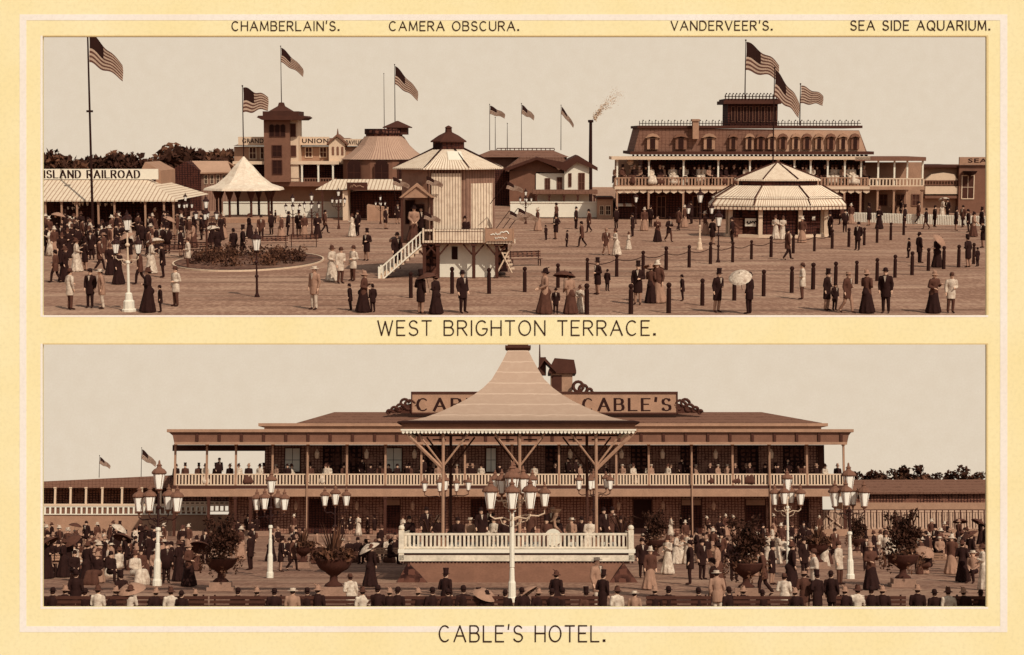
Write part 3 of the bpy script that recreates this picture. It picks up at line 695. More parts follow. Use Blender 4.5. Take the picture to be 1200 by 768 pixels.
# ---- lettered hotel with square tower
d = 183; b = thing('grand_hotel', 'lettered hotel with square lookout tower and arcaded porch', 'hotel', (X(350, d), d, 0))
m = MB(); V.pbox(m, 276, 425, 172, 245, d+2, 9); m.obj('wall', 'tan', b)
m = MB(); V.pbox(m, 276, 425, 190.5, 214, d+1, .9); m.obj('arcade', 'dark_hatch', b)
m = MB(); V.pbox(m, 274, 398, 189, 192.5, d-1, 3); m.obj('porch_roof', 'pale', b)
m = MB(); V.pbox(m, 274, 398, 213, 218, d-1, 3); m.obj('porch_floor', 'mid', b)
posts(b, [X(p, d) for p in (282, 296, 356, 375, 392)], d-.8, Z(213, d), Z(192, d), .09, 'cream')
railing(b, X(312, d), X(396, d), d-.8, Z(213, d), Z(208, d), 'mid')
m = MB(); m.hip(X(276, d+2), X(428, d+2), d+1.5, d+11, Z(171, d), Z(162, d), 2, 4.5); m.obj('roof', 'roof_mid', b)
for t, a, c2 in (('GRAND', 281, 311), ('UNION', 351, 387)):
    m = MB(); V.pbox(m, a, c2, 160.5, 170, d+1, .2); sg = m.obj('sign', 'pale', b); lettering(t, X(a+3, d), X(c2-2, d), Z(168, d), Z(162.5, d), d+1, 'ink', sg, bold=.02)
m = MB(); V.pbox(m, 403, 430, 163, 171, d+1.5, .2); sg = m.obj('sign', 'pale', b); lettering('PAVILION', X(405, d), X(429, d), Z(169.5, d), Z(164.5, d), d+1.5, 'ink', sg, bold=.02)
m = MB(); V.pprism(m, [(386.5, 192), (405, 192), (405, 168), (396, 161), (386.5, 168)], d+.8, 3); gb = m.obj('gable', 'pale', b)
m = MB(); V.pprism(m, [(384, 170), (396, 160), (408, 170), (408, 168), (396, 157.5), (384, 168)], d+.5, 3.5); m.tube([(X(396, d), d+1, Z(158, d)), (X(396, d), d+1, Z(151, d))], .12, 6, .03); m.obj('gable_roof', 'mid', gb)
for p in (389, 394.5, 400): window(gb, X(p, d), X(p+2.8, d), Z(182, d), Z(173, d), d+.8, 'mid', arch=True, bars=False)
for p in (291, 304): window(b, X(p, d), X(p+7, d), Z(186, d), Z(173, d), d+2, 'dark')
for p in (357, 374): window(b, X(p, d), X(p+7, d), Z(184, d), Z(173, d), d+2, 'dark')
m = MB(); V.pbox(m, 311, 341, 139, 213, d-1.5, 4); tw = m.obj('tower', 'mid', b)
m = MB(); xa, xb = X(341, d), X(352, d); m.box(xa+.01, xb, d-.8, d+2.5, Z(213, d), Z(139, d)); m.obj('tower_side', 'pale', b)  # paler than the tower front: sunlit side put into the colour
m = MB(); V.pprism(m, [(309, 141), (355, 141), (360, 138), (357, 136), (305, 136), (303, 138)], d-2.6, 6.4); V.pbox(m, 310, 352, 131, 136, d-1.8, 4.5)
c = (X(331.5, d), d+.4, 0); m.lathe([(X(350, d)-c[0], Z(131, d)), (1.1, Z(128, d)), (.5, Z(125, d)), (.35, Z(121, d)), (.01, Z(120.5, d))], c, 4, PI/4); m.obj('tower_roof', 'dark', b)
for p in (318, 324.5, 331): window(b, X(p, d-1.5), X(p+4.6, d-1.5), Z(160, d), Z(148, d), d-1.5, 'ink', 'dark', arch=True, bars=False)
for a, z0, z1 in ((321, 183, 171), (321, 203, 188)): window(b, X(a, d-1.5), X(a+10, d-1.5), Z(z0, d), Z(z1, d), d-1.5, 'ink', 'dark')
for z0, z1 in ((160, 146), (183, 171)): window(b, X(343.5, d), X(349, d), Z(z0, d), Z(z1, d), d-.8, 'dark', 'mid', bars=False)
flagpole(c[0], c[1], Z(121, d), Z(56, d), 'flagpole on the square hotel tower', r=.05, flag=(2.3, 1.6, 1.7))
# ---- curved-roof rotunda
d = 178; b = thing('rotunda', 'round hall with flared curved roof and railed cupola', 'pavilion', (X(445, d), d+5, 0)); c = (X(447, d), d+5, 0); k = d/F
m = MB(); m.lathe([(53*k, Z(187, d)), (50*k, Z(185.5, d)), (38*k, Z(177, d)), (31*k, Z(170.5, d)), (24*k, Z(160, d))], c, 12, PI/12); m.obj('roof', 'roof_radial', b)
m = MB(); m.lathe([(50*k, 0), (50*k, Z(187.5, d))], c, 12, PI/12); m.obj('wall', 'mid', b)
m = MB(); m.lathe([(22*k, Z(160, d)), (22*k, Z(158, d)), (23.5*k, Z(157, d)), (23.5*k, Z(151, d))], c, 12); m.obj('cupola_rail', 'lattice', b)
m = MB(); cx = X(463, d); m.box(cx-1.1, cx+1.1, d+4, d+6.2, Z(158, d), Z(149.5, d)); m.lathe([(2.1, Z(150, d)), (2.1, Z(149, d)), (.1, Z(141.5, d))], (cx, d+5.1, 0), 4, PI/4); m.obj('cupola', 'dark', b)
for p in (407, 440, 467): window(b, X(p, d), X(p+15, d), Z(212, d), Z(193, d), d+.35+abs(p-440)*.02, 'ink', 'dark', arch=True)
flagpole(X(448, d), d+4, Z(157, d), Z(86, d), 'bare thin pole on the rotunda cupola', r=.04)
flagpole(X(460, d), d+5.1, Z(143, d), Z(75, d), 'flagpole on the little roof of the rotunda', r=.05, flag=(2.4, 2.0, 2.0))
# ---- refreshment stand left of the octagon
d = D(258); b = thing('refreshment_stand', 'open refreshment stand with striped white roof and dark signboard', 'stand', (X(425, d), d, 0))
m = MB(); m.add([(X(370, d), d, Z(222, d)), (X(480, d), d, Z(222, d)), (X(468, d), d+4, Z(211, d)), (X(386, d), d+4, Z(211, d)), (X(480, d), d+8, Z(222, d)), (X(370, d), d+8, Z(222, d))], [(0, 1, 2, 3), (1, 4, 2), (0, 3, 5), (3, 2, 4, 5)]); m.obj('roof', 'awning_fine', b)
m = MB(); V.pbox(m, 407, 431, 213.5, 222, d-.15, .12); sg = m.obj('signboard', 'dark', b); scribble(X(411, d), X(427, d), Z(218, d), .28, d-.15, 'tan', sg)
m = MB(); V.pbox(m, 402, 408, 223, 258, d+.3, 5); m.obj('pier', 'pale', b)
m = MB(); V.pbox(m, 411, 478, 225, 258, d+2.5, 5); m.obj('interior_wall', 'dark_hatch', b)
m = MB(); m.add([(X(430, d), d+.2, Z(241, d)), (X(455, d), d+.2, Z(245, d)), (X(455, d), d+1, Z(243, d)), (X(430, d), d+1, Z(239, d)), (X(430, d), d+.2, 0), (X(455, d), d+.2, 0)], [(0, 1, 2, 3), (0, 4, 5, 1)]); m.obj('counter', 'tan', b)
posts(b, [X(p, d) for p in (378, 478)], d+.2, 0, Z(223, d), .07, 'dark')
# ---- pale board fences
for a, c2, dd, lb in ((262, 402, 160, 'pale board fence behind the tent pavilion'), (598, 702, 160, 'pale board fence right of the octagonal building')):
    m = MB(); V.pbox(m, a, c2, 237, 254, dd, .15); V.pbox(m, a, c2, 236, 237.3, dd-.08, .3); tag(m.obj('board_fence', 'cream'), lb, 'fence')
m = MB(); d = 158; V.pbox(m, 200, 475, 255.5, 259, d-1, .3); tag(m.obj('kerb', 'stone'), kind='structure')
# ---- observatory
d = D(325); k = d/F; cx = X(524, d); cy = d+58*k; c = (cx, cy, 0)
b = thing('octagonal_observatory', 'raised octagonal striped board building with pale ribbed roof and dark lantern cap', 'observatory', (cx, cy, 0))
m = MB(); m.lathe([(68*k/.96, Z(198.5, d)), (68*k/.96, Z(197, d)), (19*k, Z(175, d))], c, 8, PI/8); rf = m.obj('roof', 'roof_radial_pale', b)
m = MB()
for j in range(8):
    q = PI/8+j*PI/4; m.tube([(cx+math.cos(q)*69*k, cy+math.sin(q)*69*k, Z(198, d)+.05), (cx+math.cos(q)*19*k, cy+math.sin(q)*19*k, Z(175, d)+.05)], .05, 5)
m.obj('hip_ribs', 'ink', rf)
m = MB(); m.lathe([(20*k, Z(176, d)), (20*k, Z(166, d))], c, 8, PI/8); m.obj('lantern_wall', 'dark_hatch', b)
m = MB(); m.lathe([(23*k, Z(167, d)), (23*k, Z(165.5, d)), (13*k, Z(159, d)), (4.5*k, Z(155, d)), (4*k, Z(150.5, d)), (5*k, Z(150, d)), (3.5*k, Z(148.5, d)), (.02, Z(147, d))], c, 8, PI/8); m.obj('lantern_roof', 'dark', b)
m = MB(); sx = X(534, d); m.add([(sx-.4, d+.62, Z(193, d)+.15), (sx+.45, d+.62, Z(193, d)+.15), (sx+.25, d+1.5, Z(184, d)+.2), (sx-.5, d+1.5, Z(184, d)+.2)], [(0, 1, 2, 3)]); o = m.obj('skylight', 'cream', rf); o.modifiers.new('t', 'SOLIDIFY').thickness = .12
m = MB(); m.lathe([(57*k/.955, Z(284, d)), (57*k/.955, Z(198.8, d))], c, 8, PI/8, caps=False); wl = m.obj('wall', 'boards_tan', b)
m = MB(); V.pbox(m, 506, 541, 203, 268, d-.02, .15); m.obj('lit_wall_face', 'boards_pale', b)  # paler overlay paints the sunlit face; darker wall boards stand for shade
m = MB(); rr = 57*k; m.add([(cx+rr*.5, cy-rr*.9, Z(268, d)), (cx+rr*.93, cy-rr*.47, Z(268, d)), (cx+rr*.93, cy-rr*.47, Z(215, d)), (cx+rr*.5, cy-rr*.9, Z(215, d))], [(0, 1, 2, 3)]); o = m.obj('white_panel', 'boards_pale', b); o.modifiers.new('t', 'SOLIDIFY').thickness = .1
for a, z0, z1 in ((487, 268, 240), (475, 262, 236)): window(b, X(a, d), X(a+9, d), Z(z0, d), Z(z1, d), d+(.35 if a > 480 else .9), 'ink', 'dark')
m = MB(); m.lathe([(76*k, Z(285, d)), (76*k, Z(282, d))], c, 8, PI/8); m.obj('deck', 'mid', b)
y_f = cy-76*k*.924; xl, xr = X(498, y_f), X(568, y_f)
m = MB(); V.pbox(m, 508, 567, 271, 281, y_f-.06, .06); V.pbox(m, 495, 569, 268.5, 270.5, y_f-.1, .14); V.pbox(m, 495, 569, 281.5, 284, y_f-.1, .14)
for p in (495, 507, 567): V.pbox(m, p, p+2, 267, 284, y_f-.14, .2)
V.pbox(m, 569, 604, 282.5, 285, y_f-.1, 2.2)
m.obj('railing_panel', 'boards_pale', b)
m = MB(); V.pbox(m, 570, 601, 267.5, 282, y_f-.2, .12); V.pbox(m, 568.5, 570, 266, 283.5, y_f-.22, .2); V.pbox(m, 601, 602.5, 266, 283.5, y_f-.22, .2); ad = m.obj('advertising_board', 'tan', b)
scribble(X(575, y_f), X(596, y_f), Z(272.5, y_f), .2, y_f-.2, 'white', ad); scribble(X(580, y_f), X(594, y_f), Z(278.5, y_f), .16, y_f-.2, 'white', ad)
posts(b, [X(p, y_f) for p in (497, 513, 555, 582)], y_f+.1, 0, Z(284, d), .09, 'dark', brackets=.7)
m = MB(); V.pbox(m, 514, 580, 285, 326, y_f+.9, 3.4); lw = m.obj('lower_wall', 'cream', b); window(lw, X(529, d), X(536, d), Z(304, d), Z(289, d), y_f+.9, 'ink', 'mid')
m = MB(); V.pbox(m, 497, 513.5, 285, 326, y_f+1, 3); m.obj('lower_lattice', 'lattice', b); m = MB(); V.pbox(m, 580.5, 595, 285, 318, y_f+1.6, 2.4); m.obj('lower_lattice', 'lattice', b)
# stairs down to the left
st = MB(); n = 9; xt, zt_ = X(497, d), Z(283, d); xb_, = (X(445, d),)
for i in range(n):
    x_a = xt-(xt-xb_)*(i/n); x_b = xt-(xt-xb_)*((i+1)/n); zz = zt_*(1-(i+1)/(n+1)); st.box(x_b, x_a, y_f+.05, y_f+1.35, max(0, zz-.22), zz)
st.obj('steps', 'pale', b)
for yy, nm in ((y_f, 'stair_railing'), (y_f+1.4, 'stair_railing')):
    m = MB(); xa, za, xb2, zb = xt, Z(267.5, d), xb_, Z(313, d)
    m.add([(xa, yy-.03, za), (xa, yy-.03, za-.1), (xb2, yy-.03, zb-.1), (xb2, yy-.03, zb), (xa, yy+.05, za), (xa, yy+.05, za-.1), (xb2, yy+.05, zb-.1), (xb2, yy+.05, zb)], [(0, 1, 2, 3), (7, 6, 5, 4), (0, 3, 7, 4), (1, 5, 6, 2)])
    m.add([(xa, yy-.03, za-.7), (xa, yy-.03, za-.8), (xb2, yy-.03, zb-.8), (xb2, yy-.03, zb-.7), (xa, yy+.05, za-.7), (xa, yy+.05, za-.8), (xb2, yy+.05, zb-.8), (xb2, yy+.05, zb-.7)], [(0, 1, 2, 3), (7, 6, 5, 4), (0, 3, 7, 4), (1, 5, 6, 2)])
    for i in range(13):
        u = i/12; xx = xa+(xb2-xa)*u; zz = za+(zb-za)*u; m.box(xx-.03, xx+.03, yy-.01, yy+.03, zz-.75, zz)
    m.box(xb2-.06, xb2+.06, yy-.05, yy+.07, 0, zb+.08); m.obj(nm, 'cream', b)
m = MB(); px_ = X(489, d); m.prism([(px_-.95, Z(231, d)), (px_, Z(214, d)), (px_+.95, Z(231, d)), (px_+.8, Z(231, d)), (px_, Z(218, d)), (px_-.8, Z(231, d))], y_f+.1, y_f+1.5); m.prism([(px_-.8, Z(231, d)), (px_, Z(218, d)), (px_+.8, Z(231, d))], y_f+.2, y_f+.3); m.obj('porch_gable', 'tan', b)
posts(b, [px_-.8, px_+.8], y_f+.25, Z(283, d), Z(231, d), .06, 'dark')
m = MB(); V.pbox(m, 482, 496, 237, 282, y_f+1.5, .1); m.obj('porch_door', 'dark_hatch', b)
m = MB()
for i in range(7): m.box(X(583, d)+.1*i, X(583, d)+.1*i+.32, y_f+.3, y_f+1, Z(286+i*4.6, d)-.06, Z(286+i*4.6, d))
m.tube([(X(583, d), y_f+.2, Z(285, d)), (X(600, d), y_f+.2, Z(319, d))], .04, 5); m.tube([(X(600, d), y_f+.25, Z(286, d)), (X(583, d), y_f+.25, Z(318, d))], .05, 5); m.obj('side_ladder', 'pale', b)
fi = 0
for px, py, rr_, lb in ((462, 207, .3, 'small striped flag jutting from the left corner of the octagonal building'), (501, 206, .0, 'small striped flag hanging under the octagonal roof'), (498, 247, .15, 'small striped flag beside the gabled porch'), (597, 246, .6, 'small striped flag leaning out right above the advertising board'),
                        (607, 243, .9, 'middle small flag right of the octagonal building'), (612, 246, 1.2, 'outermost small flag right of the octagonal building'), (594, 212, .6, 'small flag jutting from the right corner of the octagonal building')):
    o = thing('small_flag', lb, 'flag', (X(px, d), y_f, Z(py+10, d)), 'small flags on the octagonal building'); xx, zz = X(px, d), Z(py+22, d)
    right = px > 560; x_s = xx-(.9 if right else 0)+0; m = MB(); m.tube([(xx-(.9 if right else -.1), y_f+rr_*.1+.2, zz-.2), (xx, y_f+rr_*.1, Z(py, d))], .02, 5); m.obj('staff', 'ink', o); flag_part(o, xx, y_f+rr_*.1, Z(py, d), .85, .42, .3)
# ---- sheds and chimney in the centre distance
d = 186; b = thing('long_shed', 'long low shed with railed flat roof far behind', 'shed', (X(612, d), d+8, 0))
m = MB(); V.pbox(m, 562, 664, 184, 243, d+8, 8); m.obj('wall', 'mid', b)
m = MB(); m.hip(X(556, d+8), X(667, d+8), d+7, d+17, Z(184, d+8), Z(176.5, d+8), 1.8, 3); m.obj('roof', 'roof_mid', b)
railing(b, X(582, d+8), X(650, d+8), d+10, Z(177, d+8), Z(173.5, d+8), 'dark', .5)
b = thing('gabled_house', 'gabled house with white walls left of the factory chimney', 'house', (X(640, d), d, 0))
m = MB(); V.pbox(m, 628, 661, 203, 236, d, 6); V.pbox(m, 661.2, 690, 194, 236, d-.5, 6); V.pprism(m, [(661.2, 194), (677, 184), (690, 192), (690, 194)], d-.5, 6); m.obj('wall', 'cream', b)
m = MB(); V.pbox(m, 597, 628, 200, 240, d+.2, 6); V.pprism(m, [(597, 200), (628, 186), (661, 203)], d+.3, 5.8); m.obj('side_wall', 'mid', b)
m = MB(); V.pprism(m, [(592, 201), (629, 187), (664, 201), (664, 199), (676, 190), (700, 200), (700, 196), (677, 182), (660, 190), (629, 184), (592, 197)], d-1, 8); m.obj('roof', 'dark', b)
m = MB(); V.pprism(m, [(590, 199), (628, 187), (664, 190), (660, 184), (610, 184)], d+1, 6); m.obj('rear_roof', 'roof_mid', b)
for a, c2, z0, z1 in ((639, 644, 222, 209), (653, 658, 222, 208), (666, 669, 218, 203), (678, 684, 224, 203)): window(b, X(a, d), X(c2, d), Z(z0, d), Z(z1, d), d-(.5 if a > 661 else 0), 'dark', 'mid')
m = MB(); V.pbox(m, 624, 700, 222.5, 227, d-2.5, 2.4); m.obj('porch_roof', 'roof_mid', b); posts(b, [X(p, d) for p in (628, 643, 660, 676, 695)], d-2.3, 0, Z(227, d), .1, 'dark')
m = MB(); V.pprism(m, [(560, 240), (560, 205), (585, 192), (598, 205), (598, 240)], d+3, 5); o = m.obj('barn', 'dark_hatch'); tag(o, 'dark barn gable peeping out behind the octagonal building', 'barn')
for px, top, fl, lb in ((574, 123, (1.7, 1.0, .7), 'leftmost flagpole on the long shed'), (611, 122, (1.4, 1.1, .9), 'middle flagpole on the long shed'), (657, 124, (1.4, .9, 1.5), 'rightmost flagpole on the long shed'), (580.5, 138, None, 'shorter bare pole beside the leftmost shed flag'), (594.5, 145, None, 'lower bare pole between two shed flags'), (657.6, 144, None, None)):
    if lb: flagpole(X(px, d+10), d+10, Z(176, d+10), Z(top, d+10), lb, r=.045, flag=fl)
ch = thing('factory_chimney', 'tall thin factory chimney with smoke trailing right', 'chimney', (X(696, d), d, 0))
m = MB(); m.tube([(X(696, d), d+9, 0), (X(696, d), d+9, Z(143, d+9))], .24, 10, .17); m.obj('stack', 'ink', ch); m = MB(); m.lathe([(.3, 0), (.32, .25), (.24, .3)], (X(696, d), d+9, Z(144, d+9)), 10); m.obj('crown_ring', 'ink', ch)
m = MB()
for i in range(520):
    u = random.random()**.85; sx = 696+u**1.3*30; sy = 141-u*36+u*u*4; w_ = 1.4+u*5.5
    c = (X(sx+random.gauss(0, w_*.7), d+9), d+9+random.gauss(0, .3), Z(sy+random.gauss(0, w_*.55), d+9)); r0 = .06*random.uniform(.5, 1.2)*(1.25-u*.8); m.ball(c, r0, 6)
tag(m.obj('smoke', 'pale'), 'thin trail of smoke drifting from the factory chimney', kind='stuff')
# ---- small booth with awning
d = D(256); b = thing('awning_booth', 'small booth with striped awning left of the big mansard hotel', 'booth', (X(720, d), d, 0))
m = MB(); V.pbox(m, 700, 718, 233, 256, d, 3); m.obj('cabin', 'tan', b); m = MB(); V.pbox(m, 699, 719, 230.5, 233, d-.2, 3.4); m.obj('roof', 'dark', b)
window(b, X(703, d), X(707, d), Z(251, d), Z(241, d), d); window(b, X(710, d), X(715, d), Z(251, d), Z(241, d), d)
m = MB(); m.add([(X(719, d), d+1.2, Z(233, d)), (X(736, d), d+1.2, Z(233, d)), (X(743, d), d-.6, Z(241, d)), (X(722, d), d-.6, Z(241, d))], [(0, 1, 2, 3)]); o = m.obj('awning', 'awning', b); o.modifiers.new('t', 'SOLIDIFY').thickness = .05
m = MB(); V.pbox(m, 719, 741, 234, 256, d+1.3, 1.5); m.obj('rear_wall', 'dark_hatch', b); posts(b, [X(722, d), X(742, d)], d-.5, 0, Z(241, d), .05, 'ink')
# ---- great mansard hotel
d = D(258); b = thing('mansard_hotel', 'big hotel with mansard roof, crowned lookout tower and two-storey verandah', 'hotel', (X(880, d), d, 0)); yb = d+3.2
def bay(p0, p1, d0, z0, z1, mat, nm, dep=.3): mm = MB(); V.pbox(mm, p0, p1, z0, z1, d0, dep); return mm.obj(nm, mat, b)
bay(752, 1012, yb, 184, 256, 'wall_hatch', 'wall', 9)
m = MB(); V.pprism(m, [(742, 178), (749, 150), (1004, 153), (1015, 181)], yb-.6, 9.5); mr = m.obj('mansard_roof', 'roof_mid', b)
m = MB(); V.pprism(m, [(905, 177.3), (905, 152), (1003.7, 153.3), (1013, 180)], yb-.64, .03); m.obj('mansard_lit_part', 'roof_tan', b)  # paler overlay paints sunlight on the right part of the roof
bay(738, 1022, yb-1.2, 177.5, 181, 'dark', 'cornice', 10.5)
m = MB()
for i in range(56):
    p = 741+i*4.95; V.pbox(m, p, p+1.6, 181.2, 185.5, yb-1.0, .9)
m.obj('cornice_brackets', 'ink', b)
bay(746, 1008, yb-.8, 147.5, 150.5, 'dark', 'roof_kerb', 9)
m = MB()
for i in range(70):
    p = 748+i*3.68; V.pbox(m, p, p+.7, 142, 147.5, yb-.6, .08)
    if i % 2: m.ball((X(p+.3, yb), yb-.56, Z(141.6, yb)), .07, 5)
V.pbox(m, 748, 1006, 144.6, 145.4, yb-.64, .12); m.obj('roof_cresting', 'ink', b)
for i, p in enumerate((764, 797, 830, 858, 877, 890, 903, 916, 931, 944, 958, 972, 986, 1000)):
    w_ = 6.5 if p < 850 else 4.6; q = yb-1.0; dm = MB(); V.pprism(dm, [(p-w_, 175), (p-w_, 162), (p+w_, 162), (p+w_, 175)], q, 1.6); V.pprism(dm, [(p-w_*1.35, 162), (p-w_*.8, 158), (p, 156.5), (p+w_*.8, 158), (p+w_*1.35, 162), (p, 160)], q-.2, 1.8)
    do = dm.obj('dormer', 'mid' if i % 2 else 'tan', b); e = MB(); V.pbox(e, p-w_*.45, p+w_*.45, 162.5, 174.5, q-.04, .1); e.obj('pane', 'ink', do)
m = MB(); V.pbox(m, 810.5, 817.5, 142, 163, yb-1.4, 1.0); V.pbox(m, 809.5, 818.5, 140, 142.5, yb-1.5, 1.2); m.obj('chimney', 'tan', b)
m = MB(); V.pbox(m, 851, 909, 122, 150, yb-.2, 4); tw = m.obj('lookout_tower', 'dark_hatch', b)
for i in range(8): window(b, X(855+i*6.9, yb), X(858.5+i*6.9, yb), Z(143, yb), Z(126, yb), yb-.2, 'ink', 'mid', bars=False)
m = MB(); V.pbox(m, 846, 913, 118.5, 122.5, yb-.8, 5.2); V.pbox(m, 848, 911, 116.5, 118.5, yb-.6, 4.9); m.obj('tower_cornice', 'dark', b)
m = MB()
for i in range(17):
    p = 847.5+i*3.95; V.pbox(m, p, p+1.0, 111.5, 117, yb-.7, .12); m.ball((X(p+.5, yb), yb-.64, Z(111, yb)), .08, 5)
V.pbox(m, 847, 912, 113.5, 114.4, yb-.72, .16); m.obj('tower_cresting', 'ink', b)
bay(716, 1018, d-.3, 183.5, 187, 'pale', 'verandah_roof', 4); bay(1000, 1083, d-.3, 184, 188.5, 'mid', 'wing_roof', 8)
bay(720, 1018, d, 218, 221.5, 'pale', 'balcony_floor', 3.4); bay(1018.2, 1082, d+.02, 218, 222, 'tan', 'wing_floor', 7)
m = MB(); V.pbox(m, 720, 752, 187, 218, d+8.5, .2); m.obj('end_wall', 'tan', b)
railing(b, X(721, d), X(1016, d), d+.05, Z(218, d), Z(207.5, d), 'tan', .3, .16, side=3); railing(b, X(1018, d), X(1081, d), d+.05, Z(218, d), Z(208.5, d), 'pale', .3, .13)
xs = (723, 760, 800.5, 841, 878, 911, 930, 949, 969, 989, 1008, 1028, 1047, 1062, 1080)
posts(b, [X(p, d) for p in xs], d+.25, Z(218, d), Z(187, d), .075, 'cream'); posts(b, [X(p, d) for p in xs[:3]+xs[8:]], d+.25, 0, Z(222, d), .085, 'tan')
m = MB(); V.pbox(m, 754, 1010, 187.5, 217.5, yb-.05, .04); V.pbox(m, 721, 1010, 226, 256, yb-.04, .03); m.obj('dark_wall_sheet', 'dark_hatch', b)  # thin dark hatched sheets over the wall on both verandah storeys
m = MB()
for i in range(33): p = 722+i*9; V.pprism(m, [(p, 221.5), (p+8.6, 221.5), (p+8, 224.5), (p+4.3, 226.5), (p+.6, 224.5)], d+.15, .05)
m.obj('scalloped_valance', 'pale', b)
for p in (770, 812, 870, 935): window(b, X(p, yb), X(p+9, yb), Z(254, yb), Z(230, yb), yb-.05, 'ink', 'mid')
wg = MB(); V.pbox(wg, 1012, 1080, 190, 256, d+6, .3); wg.obj('wing_wall', 'tan', b)
for p in (1030, 1050, 1068): window(b, X(p, d+6), X(p+8, d+6), Z(240, d+6), Z(228, d+6), d+6, 'dark', 'mid')
m = MB(); m.ball((X(739, d), d+1, Z(190, d)), .3, 10); o = m.obj('hanging_lamp', 'pale', b)
flagpole(X(874, yb), yb+2, Z(118, yb), Z(48, yb), 'tallest flagpole on the crowned lookout tower', r=.06, flag=(3.1, 2.7, 1.6))
flagpole(X(938, yb), yb+1.5, Z(147, yb), Z(99, yb), 'short flagpole on the mansard roof', r=.06, flag=(2.1, 1.7, .7, False))
# ---- right background
d = 170; b = thing('aquarium_building', 'plain building at the right edge with a lettered roof sign', 'building', (X(1140, d), d, 0))
m = MB(); V.pbox(m, 1122, 1200, 193.5, 252, d, 6); m.obj('wall', 'mid', b); m = MB(); V.pbox(m, 1122, 1200, 184, 193, d-.3, .3); sg = m.obj('sign', 'tan', b)
lettering('SEA SIDE AQUARIUM', X(1131, d), X(1262, d), Z(191.5, d), Z(185.5, d), d-.3, 'ink', sg, bold=.02)
m = MB(); m.lathe([(.02, 0), (.55, .2), (.75, .5)], (X(1133, d), d-.5, Z(206, d)), 12); m.obj('lamp_hood', 'ink', b); window(b, X(1126, d), X(1139, d), Z(232, d), Z(206, d), d, 'dark', 'pale')
b = thing('low_hall', 'low hall with barrel awning between the hotel wing and the aquarium', 'building', (X(1100, d), d, 0))
m = MB(); V.pbox(m, 1060, 1121.5, 196, 252, d+1, 6); m.obj('wall', 'tan', b); m = MB(); V.pbox(m, 1078, 1122, 193.5, 196, d, 8); m.obj('roof', 'dark', b)
m = MB(); V.pprism(m, [(1082, 211), (1090, 204), (1104, 202), (1116, 204), (1121, 211)], d+.4, .6); m.obj('barrel_awning', 'pale', b); railing(b, X(1082, d), X(1120, d), d+.3, Z(217, d), Z(211, d), 'mid'); m = MB(); V.pbox(m, 1083, 1121, 218, 227, d+.2, .8); m.obj('awning_band', 'pale', b)
m = MB(); V.pbox(m, 1083, 1121, 229, 232, d+.2, .8); m.obj('lower_band', 'mid', b)
# ---- two-tier round pavilion
d = D(278); k = d/F; cx = X(914, d); cy = d+54*k*.5; SY = .5; b = thing('carousel_pavilion', 'octagonal pavilion with two-tier white striped roof and dark open sides', 'pavilion', (cx, cy, 0)); c = (cx, cy, 0)
m = MB(); m.lathe([(86*k, Z(241, d)), (86*k, Z(239, d)), (79*k, Z(232, d))], c, 8, PI/8, 1, SY); m.obj('eave_roof', 'roof_radial_pale', b)
m = MB(); m.lathe([(82*k, Z(232, d)), (55*k, Z(217.5, d))], c, 8, PI/8, 1, SY); m.obj('lower_roof', 'roof_radial_pale', b)
m = MB(); m.lathe([(79*k, Z(232.5, d)), (79*k, Z(230, d))], c, 8, PI/8, 1, SY); m.obj('roof_step', 'ink', b)
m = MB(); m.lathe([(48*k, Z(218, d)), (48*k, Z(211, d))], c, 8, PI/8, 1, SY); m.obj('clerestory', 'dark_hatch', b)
m = MB(); m.lathe([(54*k, Z(212, d)), (54*k, Z(210, d)), (.1, Z(190.5, d))], c, 8, PI/8, 1, SY); ur = m.obj('upper_roof', 'roof_radial_pale', b)
for r0, z0, r1, z1 in ((54, 210, 0, 190.3), (82, 231.8, 56, 217.3), (86, 240, 79, 231.8)):
    m = MB()
    for j in range(8):
        q = PI/8+j*PI/4; m.tube([(cx+math.cos(q)*r0*k, cy+SY*math.sin(q)*r0*k, Z(z0, d)+.03), (cx+math.cos(q)*r1*k, cy+SY*math.sin(q)*r1*k, Z(z1, d)+.03)], .06, 5)
    m.obj('hip_ribs', 'dark', ur if r0 == 54 else b)
m = MB(); m.lathe([(86*k, Z(245, d)), (86.2*k, Z(242, d))], c, 8, PI/8, 1, SY, caps=False); m.obj('valance', 'picket', b)
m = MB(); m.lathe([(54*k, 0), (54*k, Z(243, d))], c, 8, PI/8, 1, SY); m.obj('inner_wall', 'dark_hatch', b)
m = MB(); m.lathe([(66*k, 0), (66*k, .22)], c, 8, PI/8, 1, SY); m.obj('platform', 'pale', b)
for j in range(8):
    q = PI/8+j*PI/4; m = MB(); xx, yy = cx+math.cos(q)*61*k, cy+SY*math.sin(q)*61*k; m.box(xx-.15, xx+.15, yy-.15, yy+.15, .22, Z(243, d)); m.obj('corner_post', 'pale', b)
for a, c2, z0, z1, t in ((873, 891, 265, 255.5, 'RIDES'), (921, 932, 261.5, 255.5, '5'), (951.5, 955, 257.5, 253, None)):
    m = MB(); V.pbox(m, a, c2, z1, z0, d+.35, .06); sg = m.obj('notice_board', 'cream', b)
    if t: scribble(X(a+2.5, d), X(c2-2.5, d), Z((z0+z1)/2, d), .3, d+.35, 'ink', sg)
m = MB(); V.pbox(m, 856, 870, 255, 277, d+.5, 1); m.obj('ticket_box', 'wall_hatch', b)
flagpole(cx-.35, cy, Z(192, d), Z(80, d), 'flagpole on the tip of the two-tier pavilion', r=.055, flag=(1.9, 2.1, 1.9))
